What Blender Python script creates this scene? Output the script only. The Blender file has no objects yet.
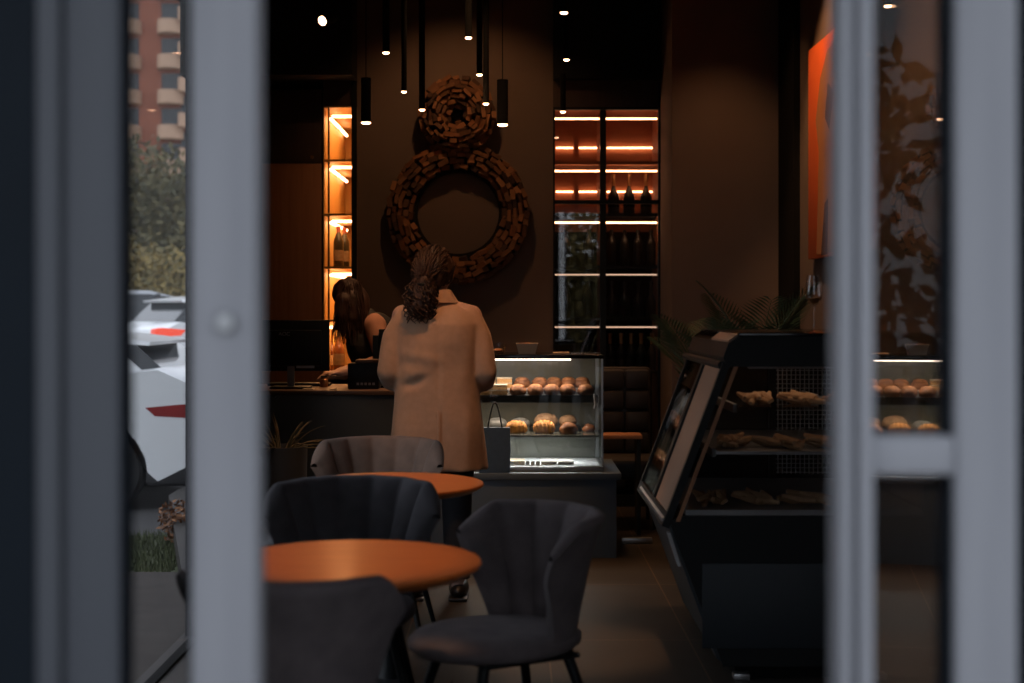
import bpy, bmesh, math, random
from mathutils import Vector, Matrix, noise
random.seed(7)
S = bpy.context.scene
COL = S.collection
PI = math.pi
H, F, YH = 1.4, 1400.0, 310.0            # eye height, focal length in pixels, horizon row
def P(px, py, d): return Vector(((px-512)/F*d, d, H-(py-YH)/F*d))

# ------------------------------------------------------------------ camera, sky, exposure
cam = bpy.data.cameras.new('camera'); co = bpy.data.objects.new('camera', cam); COL.objects.link(co)
co.location = (0, 0, H); co.rotation_euler = (PI/2, 0, 0)
cam.sensor_width = 36; cam.lens = F/1024*36; cam.shift_y = (YH-341.5)/1024
cam.clip_start = .05; cam.clip_end = 500
cam.dof.use_dof = True; cam.dof.focus_distance = 7.3; cam.dof.aperture_fstop = 2.1; cam.dof.aperture_blades = 9
S.camera = co
w = bpy.data.worlds.new('overcast_sky'); S.world = w; w.use_nodes = True
nt = w.node_tree; bg = nt.nodes['Background']
tc = nt.nodes.new('ShaderNodeTexCoord'); sp = nt.nodes.new('ShaderNodeSeparateXYZ'); rp = nt.nodes.new('ShaderNodeValToRGB')
nt.links.new(tc.outputs['Generated'], sp.inputs[0]); nt.links.new(sp.outputs['Z'], rp.inputs[0]); nt.links.new(rp.outputs[0], bg.inputs[0])
rp.color_ramp.elements[0].position = 0.0; rp.color_ramp.elements[0].color = (.60, .64, .70, 1)
rp.color_ramp.elements[1].position = .5; rp.color_ramp.elements[1].color = (.74, .80, .92, 1)
bg.inputs[1].default_value = 1.75
S.view_settings.view_transform = 'Standard'; S.view_settings.look = 'None'
S.view_settings.exposure = 0; S.view_settings.gamma = 1; S.view_settings.use_curve_mapping = False
S.cycles.max_bounces = 10; S.cycles.transparent_max_bounces = 24; S.cycles.glossy_bounces = 6
S.cycles.use_denoising = True; S.cycles.sample_clamp_indirect = 3; S.cycles.caustics_reflective = False; S.cycles.caustics_refractive = False

# ------------------------------------------------------------------ materials
MT = {}
def mat(name, c, rough=.6, metal=0, c2=None, scale=8, stretch=(1,1,1), bump=0, emit=None, es=1, spec=.5, coat=0, sheen=0, island=False, contrast=.5, coord='Object'):
    m = bpy.data.materials.new(name); m.use_nodes = True; n = m.node_tree; b = n.nodes['Principled BSDF']; L = n.links.new
    b.inputs['Roughness'].default_value = rough; b.inputs['Metallic'].default_value = metal
    b.inputs['Specular IOR Level'].default_value = spec; b.inputs['Coat Weight'].default_value = coat; b.inputs['Coat Roughness'].default_value = .15
    b.inputs['Sheen Weight'].default_value = sheen
    if c2 is None: c2 = tuple(min(1, v*.82) for v in c)
    r = n.nodes.new('ShaderNodeValToRGB'); r.color_ramp.elements[0].color = (*c, 1); r.color_ramp.elements[1].color = (*c2, 1)
    r.color_ramp.elements[0].position = .5-contrast/2; r.color_ramp.elements[1].position = .5+contrast/2
    t = n.nodes.new('ShaderNodeTexCoord'); mp = n.nodes.new('ShaderNodeMapping'); mp.inputs['Scale'].default_value = stretch
    nz = n.nodes.new('ShaderNodeTexNoise'); nz.inputs['Scale'].default_value = scale; nz.inputs['Detail'].default_value = 5
    L(t.outputs[coord], mp.inputs[0]); L(mp.outputs[0], nz.inputs[0])
    if island:
        g = n.nodes.new('ShaderNodeNewGeometry'); L(g.outputs['Random Per Island'], r.inputs[0])
    else: L(nz.outputs[0], r.inputs[0])
    L(r.outputs[0], b.inputs['Base Color'])
    if bump:
        bp = n.nodes.new('ShaderNodeBump'); bp.inputs['Strength'].default_value = bump; bp.inputs['Distance'].default_value = .01
        L(nz.outputs[0], bp.inputs['Height']); L(bp.outputs[0], b.inputs['Normal'])
    if emit: b.inputs['Emission Color'].default_value = (*emit, 1); b.inputs['Emission Strength'].default_value = es
    MT[name] = m; return m
def glassmat(name, tint, ior=1.5, rough=0.0, boost=1.0):
    m = bpy.data.materials.new(name); m.use_nodes = True; n = m.node_tree; L = n.links.new
    for k in list(n.nodes): n.nodes.remove(k)
    o = n.nodes.new('ShaderNodeOutputMaterial'); t = n.nodes.new('ShaderNodeBsdfTransparent'); g = n.nodes.new('ShaderNodeBsdfGlossy')
    t.inputs[0].default_value = (*tint, 1); g.inputs['Roughness'].default_value = rough
    ge = n.nodes.new('ShaderNodeNewGeometry'); dt = n.nodes.new('ShaderNodeVectorMath'); dt.operation = 'DOT_PRODUCT'; L(ge.outputs['Incoming'], dt.inputs[0]); L(ge.outputs['Normal'], dt.inputs[1])
    ab = n.nodes.new('ShaderNodeMath'); ab.operation = 'ABSOLUTE'; L(dt.outputs['Value'], ab.inputs[0])
    iv = n.nodes.new('ShaderNodeMath'); iv.operation = 'SUBTRACT'; iv.inputs[0].default_value = 1; L(ab.outputs[0], iv.inputs[1])
    pw = n.nodes.new('ShaderNodeMath'); pw.operation = 'POWER'; pw.inputs[1].default_value = 5; L(iv.outputs[0], pw.inputs[0])
    r0 = ((ior-1)/(ior+1))**2; f = n.nodes.new('ShaderNodeMath'); f.operation = 'MULTIPLY_ADD'; f.inputs[1].default_value = 1-r0; f.inputs[2].default_value = r0; L(pw.outputs[0], f.inputs[0])
    mu = n.nodes.new('ShaderNodeMath'); mu.operation = 'MULTIPLY'; mu.inputs[1].default_value = boost; mu.use_clamp = True
    mx = n.nodes.new('ShaderNodeMixShader'); L(f.outputs[0], mu.inputs[0]); L(mu.outputs[0], mx.inputs[0]); L(t.outputs[0], mx.inputs[1]); L(g.outputs[0], mx.inputs[2]); L(mx.outputs[0], o.inputs[0])
    MT[name] = m; return m
mat('alu', (.30,.305,.325), .6, .0, (.225,.23,.25), 3, (6,6,.4), spec=.4)
mat('alu_dark', (.065,.070,.080), .6, 0, (.052,.057,.068), 3, (6,6,.4))
mat('alu_black', (.006,.010,.015), .7, 0, spec=.15)
mat('taupe', (.20,.145,.115), .9, 0, (.165,.118,.092), 2.2, bump=.15)
mat('ceil', (.012,.014,.015), .95)
mat('black', (.007,.009,.010), .5, spec=.25)
mat('black_gloss', (.008,.010,.011), .14)
mat('black_matte', (.005,.005,.005), .95, spec=.2)
mat('plum', (.030,.026,.028), .75, 0, (.022,.020,.022), 3)
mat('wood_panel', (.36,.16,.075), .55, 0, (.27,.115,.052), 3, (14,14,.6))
mat('reflection_brown', (.30,.19,.13), .45, 0, (.27,.165,.11), 3)
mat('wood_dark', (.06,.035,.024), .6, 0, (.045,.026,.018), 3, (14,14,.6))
mat('niche_wood', (.50,.31,.10), .55, 0, (.41,.245,.075), 4, (14,14,.6))
mat('rack_wood', (.36,.125,.055), .7, 0, (.29,.10,.042), 4, (.8,10,10))
mat('orange_wood', (.52,.165,.035), .36, 0, (.38,.10,.022), 5, (1,9,1), coat=.12)
mat('velvet', (.19,.158,.158), .95, 0, (.125,.106,.108), 14, bump=.12, sheen=.06, spec=.2)
mat('velvet_lit', (.27,.175,.13), .9, 0, (.18,.12,.09), 14, bump=.12, sheen=.1, spec=.2)  # chair velvet with warm lamp light put into its colour
mat('velvet_shaded', (.11,.105,.115), .95, 0, (.075,.072,.08), 14, bump=.12, sheen=.06, spec=.2)  # chair velvet with the shade between the tables put into its colour
mat('fabric_grey', (.15,.15,.155), .95, 0, (.11,.11,.115), 60, bump=.2)
mat('slate', (.10,.145,.20), .6, 0, (.08,.12,.17), 3)
mat('slate_dark', (.022,.032,.040), .5)
mat('skirt', (.012,.018,.024), .6)
mat('counter_top', (.11,.06,.035), .4, 0, (.08,.045,.028), 6, (1,6,1))
mat('coat', (.50,.285,.175), .92, 0, (.43,.245,.145), 35, bump=.12, sheen=.2)
mat('skin', (.55,.33,.24), .5, 0, (.50,.29,.21), 10)
mat('hair', (.060,.026,.013), .6, 0, (.026,.011,.006), 20, (4,4,.6), bump=.3, spec=.3)
mat('hair_black', (.040,.016,.010), .6, 0, (.016,.007,.005), 20, (4,4,.6), bump=.3, spec=.3)
mat('shirt', (.30,.145,.10), .9, 0, (.24,.115,.08), 12, bump=.1)
mat('apron', (.013,.012,.013), .85)
mat('trouser', (.02,.022,.028), .85)
mat('shoe', (.015,.012,.011), .4)
mat('bottle', (.012,.012,.010), .3, spec=.35)
mat('bottle_brown', (.13,.045,.02), .15)
mat('label', (.20,.16,.13), .7, 0, (.12,.09,.07), 30)
mat('label_pale', (.45,.35,.25), .7)
mat('foil', (.35,.16,.06), .35, .6)
mat('foil_red', (.18,.03,.02), .4)
mat('steel', (.45,.46,.47), .35, .8)
mat('chrome', (.7,.7,.7), .12, 1)
mat('cream', (.62,.50,.36), .7)
mat('paper', (.66,.64,.60), .8)
mat('plastic_grey', (.22,.23,.24), .5)
mat('case_glass_back', (.13,.135,.115), .22)
mat('wrapper', (.17,.175,.17), .35)
mat('reflection_white', (.72,.76,.78), .35)
mat('croissant', (.72,.33,.075), .5, 0, (.42,.16,.03), 28, bump=.5)
mat('muffin', (.30,.12,.045), .65, 0, (.13,.05,.02), 30, bump=.6)
mat('bun', (.33,.13,.05), .4, 0, (.20,.075,.03), 8)
mat('dark_bread', (.16,.085,.045), .8, 0, (.34,.22,.13), 34, bump=.6)
mat('sponge', (.60,.36,.14), .75, 0, (.46,.25,.09), 40, bump=.5)
mat('icing', (.75,.66,.52), .5)
mat('choc', (.06,.025,.014), .45)
mat('filo', (.62,.40,.22), .7, 0, (.35,.19,.09), 25, bump=.5)
mat('palm', (.05,.10,.05), .55, 0, (.03,.065,.03), 12)
mat('grassplant', (.14,.11,.05), .6, 0, (.07,.06,.03), 12)
mat('pot', (.035,.035,.035), .6)
mat('soil', (.03,.02,.015), 1)
mat('wreath', (.42,.185,.075), .8, 0, (.05,.024,.014), island=True, contrast=1)
mat('wreath_back', (.010,.009,.008), .95)
mat('orange_paint', (.85,.16,.03), .6, 0, (.75,.12,.025), 3)
mat('ochre_paint', (.34,.15,.065), .7, 0, (.44,.19,.08), 4, (1,1,.3))
mat('dark_paint', (.10,.04,.03), .7)
mat('bag', (.06,.115,.20), .75, 0, (.05,.095,.16), 30, bump=.15)
mat('leather', (.035,.030,.028), .5, 0, (.028,.024,.022), 20, bump=.2)
mat('palewhite', (.8,.82,.82), .4)
mat('led', (1,1,1), .5, emit=(1.0,.48,.24), es=11)
mat('led_white', (1,1,1), .5, emit=(1.0,.74,.62), es=6)
mat('led_dim', (1,1,1), .5, emit=(1.0,.62,.42), es=1.0)
mat('lamp_disc', (1,1,1), .5, emit=(1.0,.52,.28), es=14)
mat('car_white', (.80,.82,.83), .28, 0, (.78,.80,.81), coat=.5)
mat('car_silver', (.42,.44,.46), .3, .2, coat=.5)
mat('car_window', (.02,.025,.03), .08)
mat('car_trim', (.02,.02,.022), .6)
mat('glaze', (.40,.19,.08), .45, 0, (.30,.12,.05), 20)
mat('tyre', (.018,.018,.018), .9)
mat('tail_red', (.28,.012,.012), .2)
mat('tail_lit', (.5,.03,.02), .3, emit=(1,.10,.04), es=.7)
mat('asphalt', (.075,.072,.072), .95, 0, (.05,.048,.048), 40, bump=.2)
mat('paving', (.055,.045,.038), .95, 0, (.035,.028,.024), 5, bump=.2)
mat('shrub_brown', (.30,.13,.05), .8, 0, (.10,.05,.03), island=True, contrast=1)
mat('grass', (.085,.10,.04), .9, 0, (.04,.05,.02), 30)
mat('brick', (.27,.09,.05), .9, 0, (.21,.07,.04), 3)
mat('brick_pier', (.42,.24,.19), .9, 0, (.36,.2,.16), 3)
mat('balcony', (.42,.27,.18), .85, 0, (.37,.24,.16), .5)
mat('leaf_olive', (.13,.105,.04), .8, 0, (.045,.045,.020), island=True, contrast=1)
mat('leaf_yellow', (.26,.18,.05), .8, 0, (.07,.065,.025), island=True, contrast=1)
mat('bark', (.05,.035,.025), .95, 0, (.03,.022,.016), 20)
mat('print', (.55,.57,.6), .5)
glassmat('glass', (.99,.99,.99), boost=.3)
glassmat('glass_thin', (.99,.99,.99), boost=.12)
glassmat('glass_smoke', (.55,.57,.58))
glassmat('glass_case', (.95,.97,.96), boost=1.3)
glassmat('glass_deli', (.9,.9,.9), 1.5, .0, 1.0)
glassmat('glass_clear', (.97,.97,.97), 1.45, boost=1.6)
# floor tiles
def tilemat():
    m = bpy.data.materials.new('floor_tile'); m.use_nodes = True; n = m.node_tree; b = n.nodes['Principled BSDF']; L = n.links.new
    t = n.nodes.new('ShaderNodeTexCoord'); mp = n.nodes.new('ShaderNodeMapping'); mp.inputs['Location'].default_value = (.23,.1,0)
    mp.inputs['Rotation'].default_value = (0,0,PI/2)
    br = n.nodes.new('ShaderNodeTexBrick'); br.offset = 0; br.inputs['Scale'].default_value = 1; br.inputs['Brick Width'].default_value = 1.2; br.inputs['Row Height'].default_value = .6
    br.inputs['Mortar Size'].default_value = .004; br.inputs['Color1'].default_value = (.046,.039,.034,1); br.inputs['Color2'].default_value = (.036,.031,.027,1); br.inputs['Mortar'].default_value = (.13,.085,.055,1)
    nz = n.nodes.new('ShaderNodeTexNoise'); nz.inputs['Scale'].default_value = 5; nz.inputs['Detail'].default_value = 6
    mx = n.nodes.new('ShaderNodeMix'); mx.data_type = 'RGBA'; mx.blend_type = 'MULTIPLY'; mx.inputs[0].default_value = .5
    L(t.outputs['Object'], mp.inputs[0]); L(mp.outputs[0], br.inputs[0]); L(mp.outputs[0], nz.inputs[0]); L(br.outputs[0], mx.inputs[6]); L(nz.outputs[0], mx.inputs[7]); L(mx.outputs[2], b.inputs['Base Color'])
    b.inputs['Roughness'].default_value = .55; b.inputs['Specular IOR Level'].default_value = .25
    MT['floor_tile'] = m
tilemat()

# ------------------------------------------------------------------ mesh builder
class MB:
    def __init__(s): s.b = bmesh.new()
    def quadgrid(s, pts, closed_u=False, closed_v=False, cap0=False, cap1=False):
        V = [[s.b.verts.new(p) for p in row] for row in pts]; nu, nv = len(V), len(V[0])
        for i in range(nu if closed_u else nu-1):
            for j in range(nv if closed_v else nv-1):
                try: s.b.faces.new((V[i][j], V[(i+1)%nu][j], V[(i+1)%nu][(j+1)%nv], V[i][(j+1)%nv]))
                except ValueError: pass
        if cap0: s.b.faces.new(list(reversed(V[0])))
        if cap1: s.b.faces.new(V[-1])
        return s
    def box(s, x0, x1, y0, y1, z0, z1, bev=0, rot=None, piv=None):
        r = bmesh.ops.create_cube(s.b, size=1); vs = r['verts']
        for v in vs: v.co = Vector(((x0+x1)/2+v.co.x*(x1-x0), (y0+y1)/2+v.co.y*(y1-y0), (z0+z1)/2+v.co.z*(z1-z0)))
        if bev:
            es = set(e for v in vs for e in v.link_edges)
            rr = bmesh.ops.bevel(s.b, geom=list(es), offset=bev, segments=2, affect='EDGES', profile=.5)
            vs = list(set(v for f in rr['faces'] for v in f.verts) | set(v for v in vs if v.is_valid))
        if rot is not None:
            M = Matrix.Rotation(rot[0], 3, rot[1]); piv = Vector(piv) if piv is not None else Vector(((x0+x1)/2,(y0+y1)/2,(z0+z1)/2))
            for v in vs: v.co = piv+M@(v.co-piv)
        return s
    def lathe(s, prof, c=(0,0,0), seg=24, axis='Z', sx=1, sy=1):
        c = Vector(c); rows = []
        for r, z in prof:
            row = []
            for k in range(seg):
                a = 2*PI*k/seg; p = Vector((max(r,1e-5)*math.cos(a)*sx, max(r,1e-5)*math.sin(a)*sy, z))
                if axis == 'Y': p = Vector((p.x, p.z, p.y))
                if axis == 'X': p = Vector((p.z, p.x, p.y))
                row.append(c+p)
            rows.append(row)
        return s.quadgrid(rows, closed_v=True, cap0=prof[0][0] > 1e-4, cap1=prof[-1][0] > 1e-4)
    def tube(s, pts, r, seg=8, caps=True):
        pts = [Vector(p) for p in pts]; rs = r if isinstance(r, (list, tuple)) else [r]*len(pts); rows = []; prev = None
        for i, p in enumerate(pts):
            t = (pts[min(i+1, len(pts)-1)]-pts[max(i-1, 0)]).normalized()
            if prev is None: a = Vector((0,0,1)) if abs(t.z) < .9 else Vector((1,0,0)); u = t.cross(a).normalized()
            else:
                u = prev-t*prev.dot(t); u = u.normalized() if u.length > 1e-6 else t.orthogonal().normalized()
            prev = u; v = t.cross(u)
            rows.append([p+(u*math.cos(2*PI*k/seg)+v*math.sin(2*PI*k/seg))*rs[i] for k in range(seg)])
        return s.quadgrid(rows, closed_v=True, cap0=caps, cap1=caps)
    def ball(s, c, r, seg=16, rings=10, tilt=None):
        r = (r,r,r) if isinstance(r, (int,float)) else r; c = Vector(c); rows = []
        for i in range(rings+1):
            ph = PI*i/rings; row = []
            for k in range(seg):
                a = 2*PI*k/seg; p = Vector((r[0]*max(math.sin(ph),1e-4)*math.cos(a), r[1]*max(math.sin(ph),1e-4)*math.sin(a), -r[2]*math.cos(ph)))
                if tilt is not None: p = tilt@p
                row.append(c+p)
            rows.append(row)
        return s.quadgrid(rows, closed_v=True)
    def prism(s, poly, a0, a1, axis='Y'):
        def q(p, a): return {'Y': (p[0], a, p[1]), 'X': (a, p[0], p[1]), 'Z': (p[0], p[1], a)}[axis]
        A = [s.b.verts.new(q(p, a0)) for p in poly]; B = [s.b.verts.new(q(p, a1)) for p in poly]; n = len(poly)
        s.b.faces.new(A); s.b.faces.new(list(reversed(B)))
        for i in range(n): s.b.faces.new((A[i], B[i], B[(i+1)%n], A[(i+1)%n]))
        return s
    def mesh(s, name, m, smooth=True, ang=35):
        bmesh.ops.remove_doubles(s.b, verts=s.b.verts, dist=1e-5)
        bmesh.ops.recalc_face_normals(s.b, faces=s.b.faces)
        me = bpy.data.meshes.new(name); s.b.to_mesh(me); s.b.free(); me.materials.append(MT[m] if isinstance(m, str) else m)
        if smooth:
            me.polygons.foreach_set('use_smooth', [True]*len(me.polygons)); me.set_sharp_from_angle(angle=math.radians(ang))
        return me
def meta(o, label=None, cat=None, group=None, kind=None):
    if label: o['label'] = label
    if cat: o['category'] = cat
    if group: o['group'] = group
    if kind: o['kind'] = kind
    return o
def thing(name, label, cat, loc=(0,0,0), rz=0, group=None):
    o = bpy.data.objects.new(name, None); COL.objects.link(o); o.empty_display_size = .05; o.location = loc; o.rotation_euler = (0,0,rz)
    return meta(o, label, cat, group)
def obj(name, mb, m, parent=None, label=None, cat=None, group=None, kind=None, smooth=True, ang=35, world=False, mesh=None):
    me = mesh or mb.mesh(name, m, smooth, ang); o = bpy.data.objects.new(name, me); COL.objects.link(o)
    if parent is not None:
        o.parent = parent
        if world:
            root = parent; off = Vector()
            while root: off += root.location; root = root.parent
            me.transform(Matrix.Translation(-off))
    else:
        xs = [v.co for v in me.vertices]; c = Vector(((min(p.x for p in xs)+max(p.x for p in xs))/2, (min(p.y for p in xs)+max(p.y for p in xs))/2, min(p.z for p in xs)))
        me.transform(Matrix.Translation(-c)); o.location = c
    return meta(o, label, cat, group, kind)
def struct(name, mb, m, parent=None, smooth=False):
    return obj(name, mb, m, parent, kind=None if parent else 'structure', smooth=smooth, world=parent is not None)
def dup(root, loc=None, rz=None, label=None, group=None, scale=None):
    r = root.copy(); COL.objects.link(r)
    if loc is not None: r.location = loc
    if rz is not None: r.rotation_euler = (0,0,rz)
    if scale is not None: r.scale = (scale,)*3
    if label: r['label'] = label
    if group: r['group'] = group
    for ch in list(root.children):
        c = ch.copy(); COL.objects.link(c); c.parent = r
        for g in ch.children: d = g.copy(); COL.objects.link(d); d.parent = c
    return r
def remeshed(mb, voxel=.01, smooth=3, disp=0, dscale=6):
    me = bpy.data.meshes.new('tmp'); bmesh.ops.recalc_face_normals(mb.b, faces=mb.b.faces); mb.b.to_mesh(me); mb.b.free()
    o = bpy.data.objects.new('tmp', me); COL.objects.link(o)
    r = o.modifiers.new('r', 'REMESH'); r.mode = 'VOXEL'; r.voxel_size = voxel; s_ = o.modifiers.new('s', 'SMOOTH'); s_.factor = .5; s_.iterations = smooth
    dg = bpy.context.evaluated_depsgraph_get(); dg.update()
    me2 = bpy.data.meshes.new_from_object(o.evaluated_get(dg)); bpy.data.objects.remove(o)
    if disp:
        for v in me2.vertices: v.co += v.normal*disp*noise.noise(Vector((v.co.x*dscale, v.co.y*dscale, v.co.z*dscale*.45)))
    me2.polygons.foreach_set('use_smooth', [True]*len(me2.polygons))
    return me2
def robj(name, mb, m, parent, voxel=.01, smooth=3, **k):
    me = remeshed(mb, voxel, smooth, k.pop('disp', 0), k.pop('dscale', 6)); me.materials.clear(); me.materials.append(MT[m])
    return obj(name, None, m, parent, mesh=me, **k)
def text(name, s, size, m, parent, loc, rot, depth=.0008):
    c = bpy.data.curves.new('t', 'FONT'); c.body = s; c.size = size; c.extrude = depth; c.align_x = 'CENTER'; c.align_y = 'CENTER'
    o = bpy.data.objects.new('t', c); COL.objects.link(o); dg = bpy.context.evaluated_depsgraph_get(); dg.update()
    me = bpy.data.meshes.new_from_object(o.evaluated_get(dg)); bpy.data.objects.remove(o); me.materials.clear(); me.materials.append(MT[m])
    t = bpy.data.objects.new(name, me); COL.objects.link(t); t.parent = parent; t.location = loc; t.rotation_euler = rot; return t
def area(name, loc, size, power, color, rot=(0,0,0), shape='DISK'):
    l = bpy.data.lights.new(name, 'AREA'); l.shape = shape; l.size = size; l.energy = power; l.color = color
    o = bpy.data.objects.new(name, l); COL.objects.link(o); o.location = loc; o.rotation_euler = rot; return o
def spot(name, loc, power, color, angle=60, blend=.6, r=.02, target=None, parent=None):
    l = bpy.data.lights.new(name, 'SPOT'); l.energy = power; l.color = color; l.spot_size = math.radians(angle); l.spot_blend = blend; l.shadow_soft_size = r
    o = bpy.data.objects.new(name, l); COL.objects.link(o); o.location = loc
    if target is not None: o.rotation_euler = (Vector(target)-Vector(loc)).to_track_quat('-Z', 'Y').to_euler()
    if parent: o.parent = parent; o.location = Vector(loc)-parent.location
    return o
WARM = (1.0, .50, .22)

# ------------------------------------------------------------------ room shell
YF, CEIL, YB = 1.6, 3.9, 10.0
struct('floor', MB().prism([(-1.42,YF-.08),(1.9,YF-.08),(1.9,12.3),(-2.6,12.3),(-2.6,10.6),(-1.42,6.2)], -.12, 0, 'Z'), 'floor_tile')
struct('ceiling', MB().prism([(-1.5,YF-.08),(1.9,YF-.08),(1.9,12.3),(-2.7,12.3),(-2.7,10.6),(-1.5,6.2)], CEIL, CEIL+.15, 'Z'), 'ceil')
# left wall: front pier, window bay, pier, oblique rear wall
struct('wall_left', MB().box(-1.4,-1.3,YF-.08,4.5,0,CEIL).box(-1.4,-1.3,4.5,6.0,2.9,CEIL).box(-1.4,-1.3,6.0,6.2,0,CEIL)
       .prism([(-1.3,6.2),(-1.4,6.2),(-2.6,12.0),(-2.5,12.0)], 0, CEIL, 'Z'), 'plum')
wl = struct('window_1', MB().box(-1.37,-1.33,4.5,4.55,0,2.9).box(-1.37,-1.33,5.95,6.0,0,2.9).box(-1.37,-1.33,4.5,6.0,2.85,2.9).box(-1.37,-1.33,4.5,6.0,0,.012), 'black_matte')
struct('window_pane', MB().box(-1.355,-1.345,4.55,5.95,.012,2.85), 'glass_thin', wl)
struct('wall_right', MB().box(1.8,1.9,YF-.08,9.25,0,CEIL), 'taupe')
struct('wall_shade_strip', MB().box(1.76,1.8,8.75,9.25,0,CEIL), 'black_matte')  # black strip put in for the unlit end of the right wall
struct('wall_back', MB().box(1.057,1.9,9.25,9.27,0,CEIL).box(1.057,1.9,9.27,12.2,0,CEIL), 'taupe')     # right rear block
struct('wall_middle', MB().box(-1.107,.293,YB,12.0,0,CEIL), 'taupe')
struct('wall_rear', MB().box(-2.6,1.9,12.1,12.2,0,CEIL), 'rack_wood')
# black soffits over the two recesses
struct('trim_2', MB().box(-2.3,-1.107,9.7,12.1,3.03,CEIL), 'ceil')
struct('trim_3', MB().box(.293,1.057,9.9,12.1,3.04,CEIL), 'ceil')
# facade above and below, wall pieces round the glazed entrance
struct('wall_front', MB().box(-1.5,1.9,YF-.08,YF+.04,2.75,CEIL+.15).box(-1.4,-.62,YF-.05,YF+.04,0,2.75), 'alu_black')
w2 = struct('window_2', MB().box(.585,.60,YF-.03,YF+.03,0,2.75).box(1.13,1.15,YF-.03,YF+.03,0,2.75).box(.60,1.13,YF-.03,YF+.03,0,.10), 'alu_black')
struct('window_pane', MB().box(.60,1.13,YF-.004,YF+.004,.10,2.75), 'glass', w2)
struct('wall_pier', MB().box(1.15,1.9,YF-.06,YF+.06,0,2.75), 'brick_pier')
struct('trim_added_canopy', MB().box(-2.6,2.6,YF-1.0,YF-.08,2.75,2.95), 'alu_black')   # unseen canopy added to cut daylight on frames and interior
struct('trim_5', MB().box(-1.42,1.9,YF-1.9,YF-.08,-.15,-.01), 'paving')     # threshold slab
# ------------------------------------------------------------------ entrance frames
def fx(px, d=YF): return (px-512)/F*d
g = thing('entrance_sidelight', 'grey metal framed sidelight left of the doorway, cars seen through its pane', 'door frame', (fx(160), YF, 0))
obj('stile', MB().box(fx(71.5),fx(126),YF-.03,YF+.03,0,2.75,.004), 'alu_dark', g, world=True, label='darker grey stile')
obj('stile', MB().box(fx(196.5),fx(260.5),YF-.03,YF+.03,0,2.75,.006), 'alu', g, world=True)
obj('gasket', MB().box(fx(126),fx(129),YF-.02,YF+.02,.12,2.65).box(fx(194),fx(196.5),YF-.02,YF+.02,.12,2.65), 'alu_black', g, world=True)
obj('bottom_rail', MB().box(fx(126),fx(190),YF-.03,YF+.03,0,.12), 'alu', g, world=True)
obj('top_rail', MB().box(fx(126),fx(190),YF-.03,YF+.03,2.65,2.75), 'alu', g, world=True)
obj('pane', MB().box(fx(129),fx(194),YF-.004,YF+.004,.12,2.65), 'glass', g, world=True)
k = obj('lock_cylinder', MB().lathe([(.0,-.012),(.009,-.012),(.011,-.009),(.011,0)], (fx(232),YF-.03,H-.014*YF/1.6), 20, 'Y'), 'steel', g, world=True)
g = thing('dark_door_jamb', 'near black metal jamb at the far left edge of the doorway', 'door frame', (fx(30), YF, 0))
obj('jamb_post', MB().box(fx(-40),fx(47),YF-.04,YF+.03,0,2.75,.004), 'alu_black', g, world=True)
obj('cover_strip', MB().box(fx(47),fx(69),YF-.038,YF+.03,0,2.75,.002), 'alu_dark', g, world=True, label='dark grey cover strip')
g = thing('entrance_sidelight', 'grey metal framed sidelight right of the doorway, with a broad middle rail', 'door frame', (fx(905), YF, 0))
obj('stile', MB().box(fx(834),fx(846),YF-.03,YF+.03,0,2.75,.003).box(fx(852),fx(867),YF-.034,YF+.03,0,2.75,.004).box(fx(845),fx(853),YF-.015,YF+.03,0,2.75), 'alu', g, world=True)
obj('stile', MB().box(fx(947),fx(1008),YF-.034,YF+.03,0,2.75,.005), 'alu', g, world=True)
obj('middle_rail', MB().box(fx(867),fx(947),YF-.03,YF+.03,H-(472-YH)/F*YF,H-(434-YH)/F*YF,.004), 'alu', g, world=True)
obj('bottom_rail', MB().box(fx(867),fx(947),YF-.03,YF+.03,0,.12), 'alu', g, world=True)
obj('top_rail', MB().box(fx(867),fx(947),YF-.03,YF+.03,2.65,2.75), 'alu', g, world=True)
obj('gasket', MB().box(fx(942),fx(947),YF-.02,YF+.02,.12,2.65), 'alu_black', g, world=True)
obj('upper_pane', MB().box(fx(867),fx(942),YF-.004,YF+.004,H-(434-YH)/F*YF,2.65), 'glass', g, world=True)
obj('lower_pane', MB().box(fx(867),fx(942),YF-.004,YF+.004,.12,H-(472-YH)/F*YF), 'glass', g, world=True)
obj('edge_seal', MB().box(fx(1008),fx(1016),YF-.03,YF+.03,0,2.75), 'alu_black', g, world=True)
# frameless leaf, opened inward
th = math.atan2(.0985, .995)
g = thing('glass_door_leaf', 'frameless glass door leaf swung open behind the side light, mirroring the cake display', 'door', (.568, 1.70, 0), -th)
obj('pane', MB().box(-.005,.005,0,1.06,.02,2.6), 'glass_leaf' if 'glass_leaf' in MT else glassmat('glass_leaf', (.80,.80,.80), 1.55, 0, 1.25), g)
obj('bottom_patch', MB().box(-.016,.016,0,.16,.01,.07,.003), 'steel', g)
obj('top_patch', MB().box(-.016,.016,0,.16,2.55,2.61,.003), 'steel', g)

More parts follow.
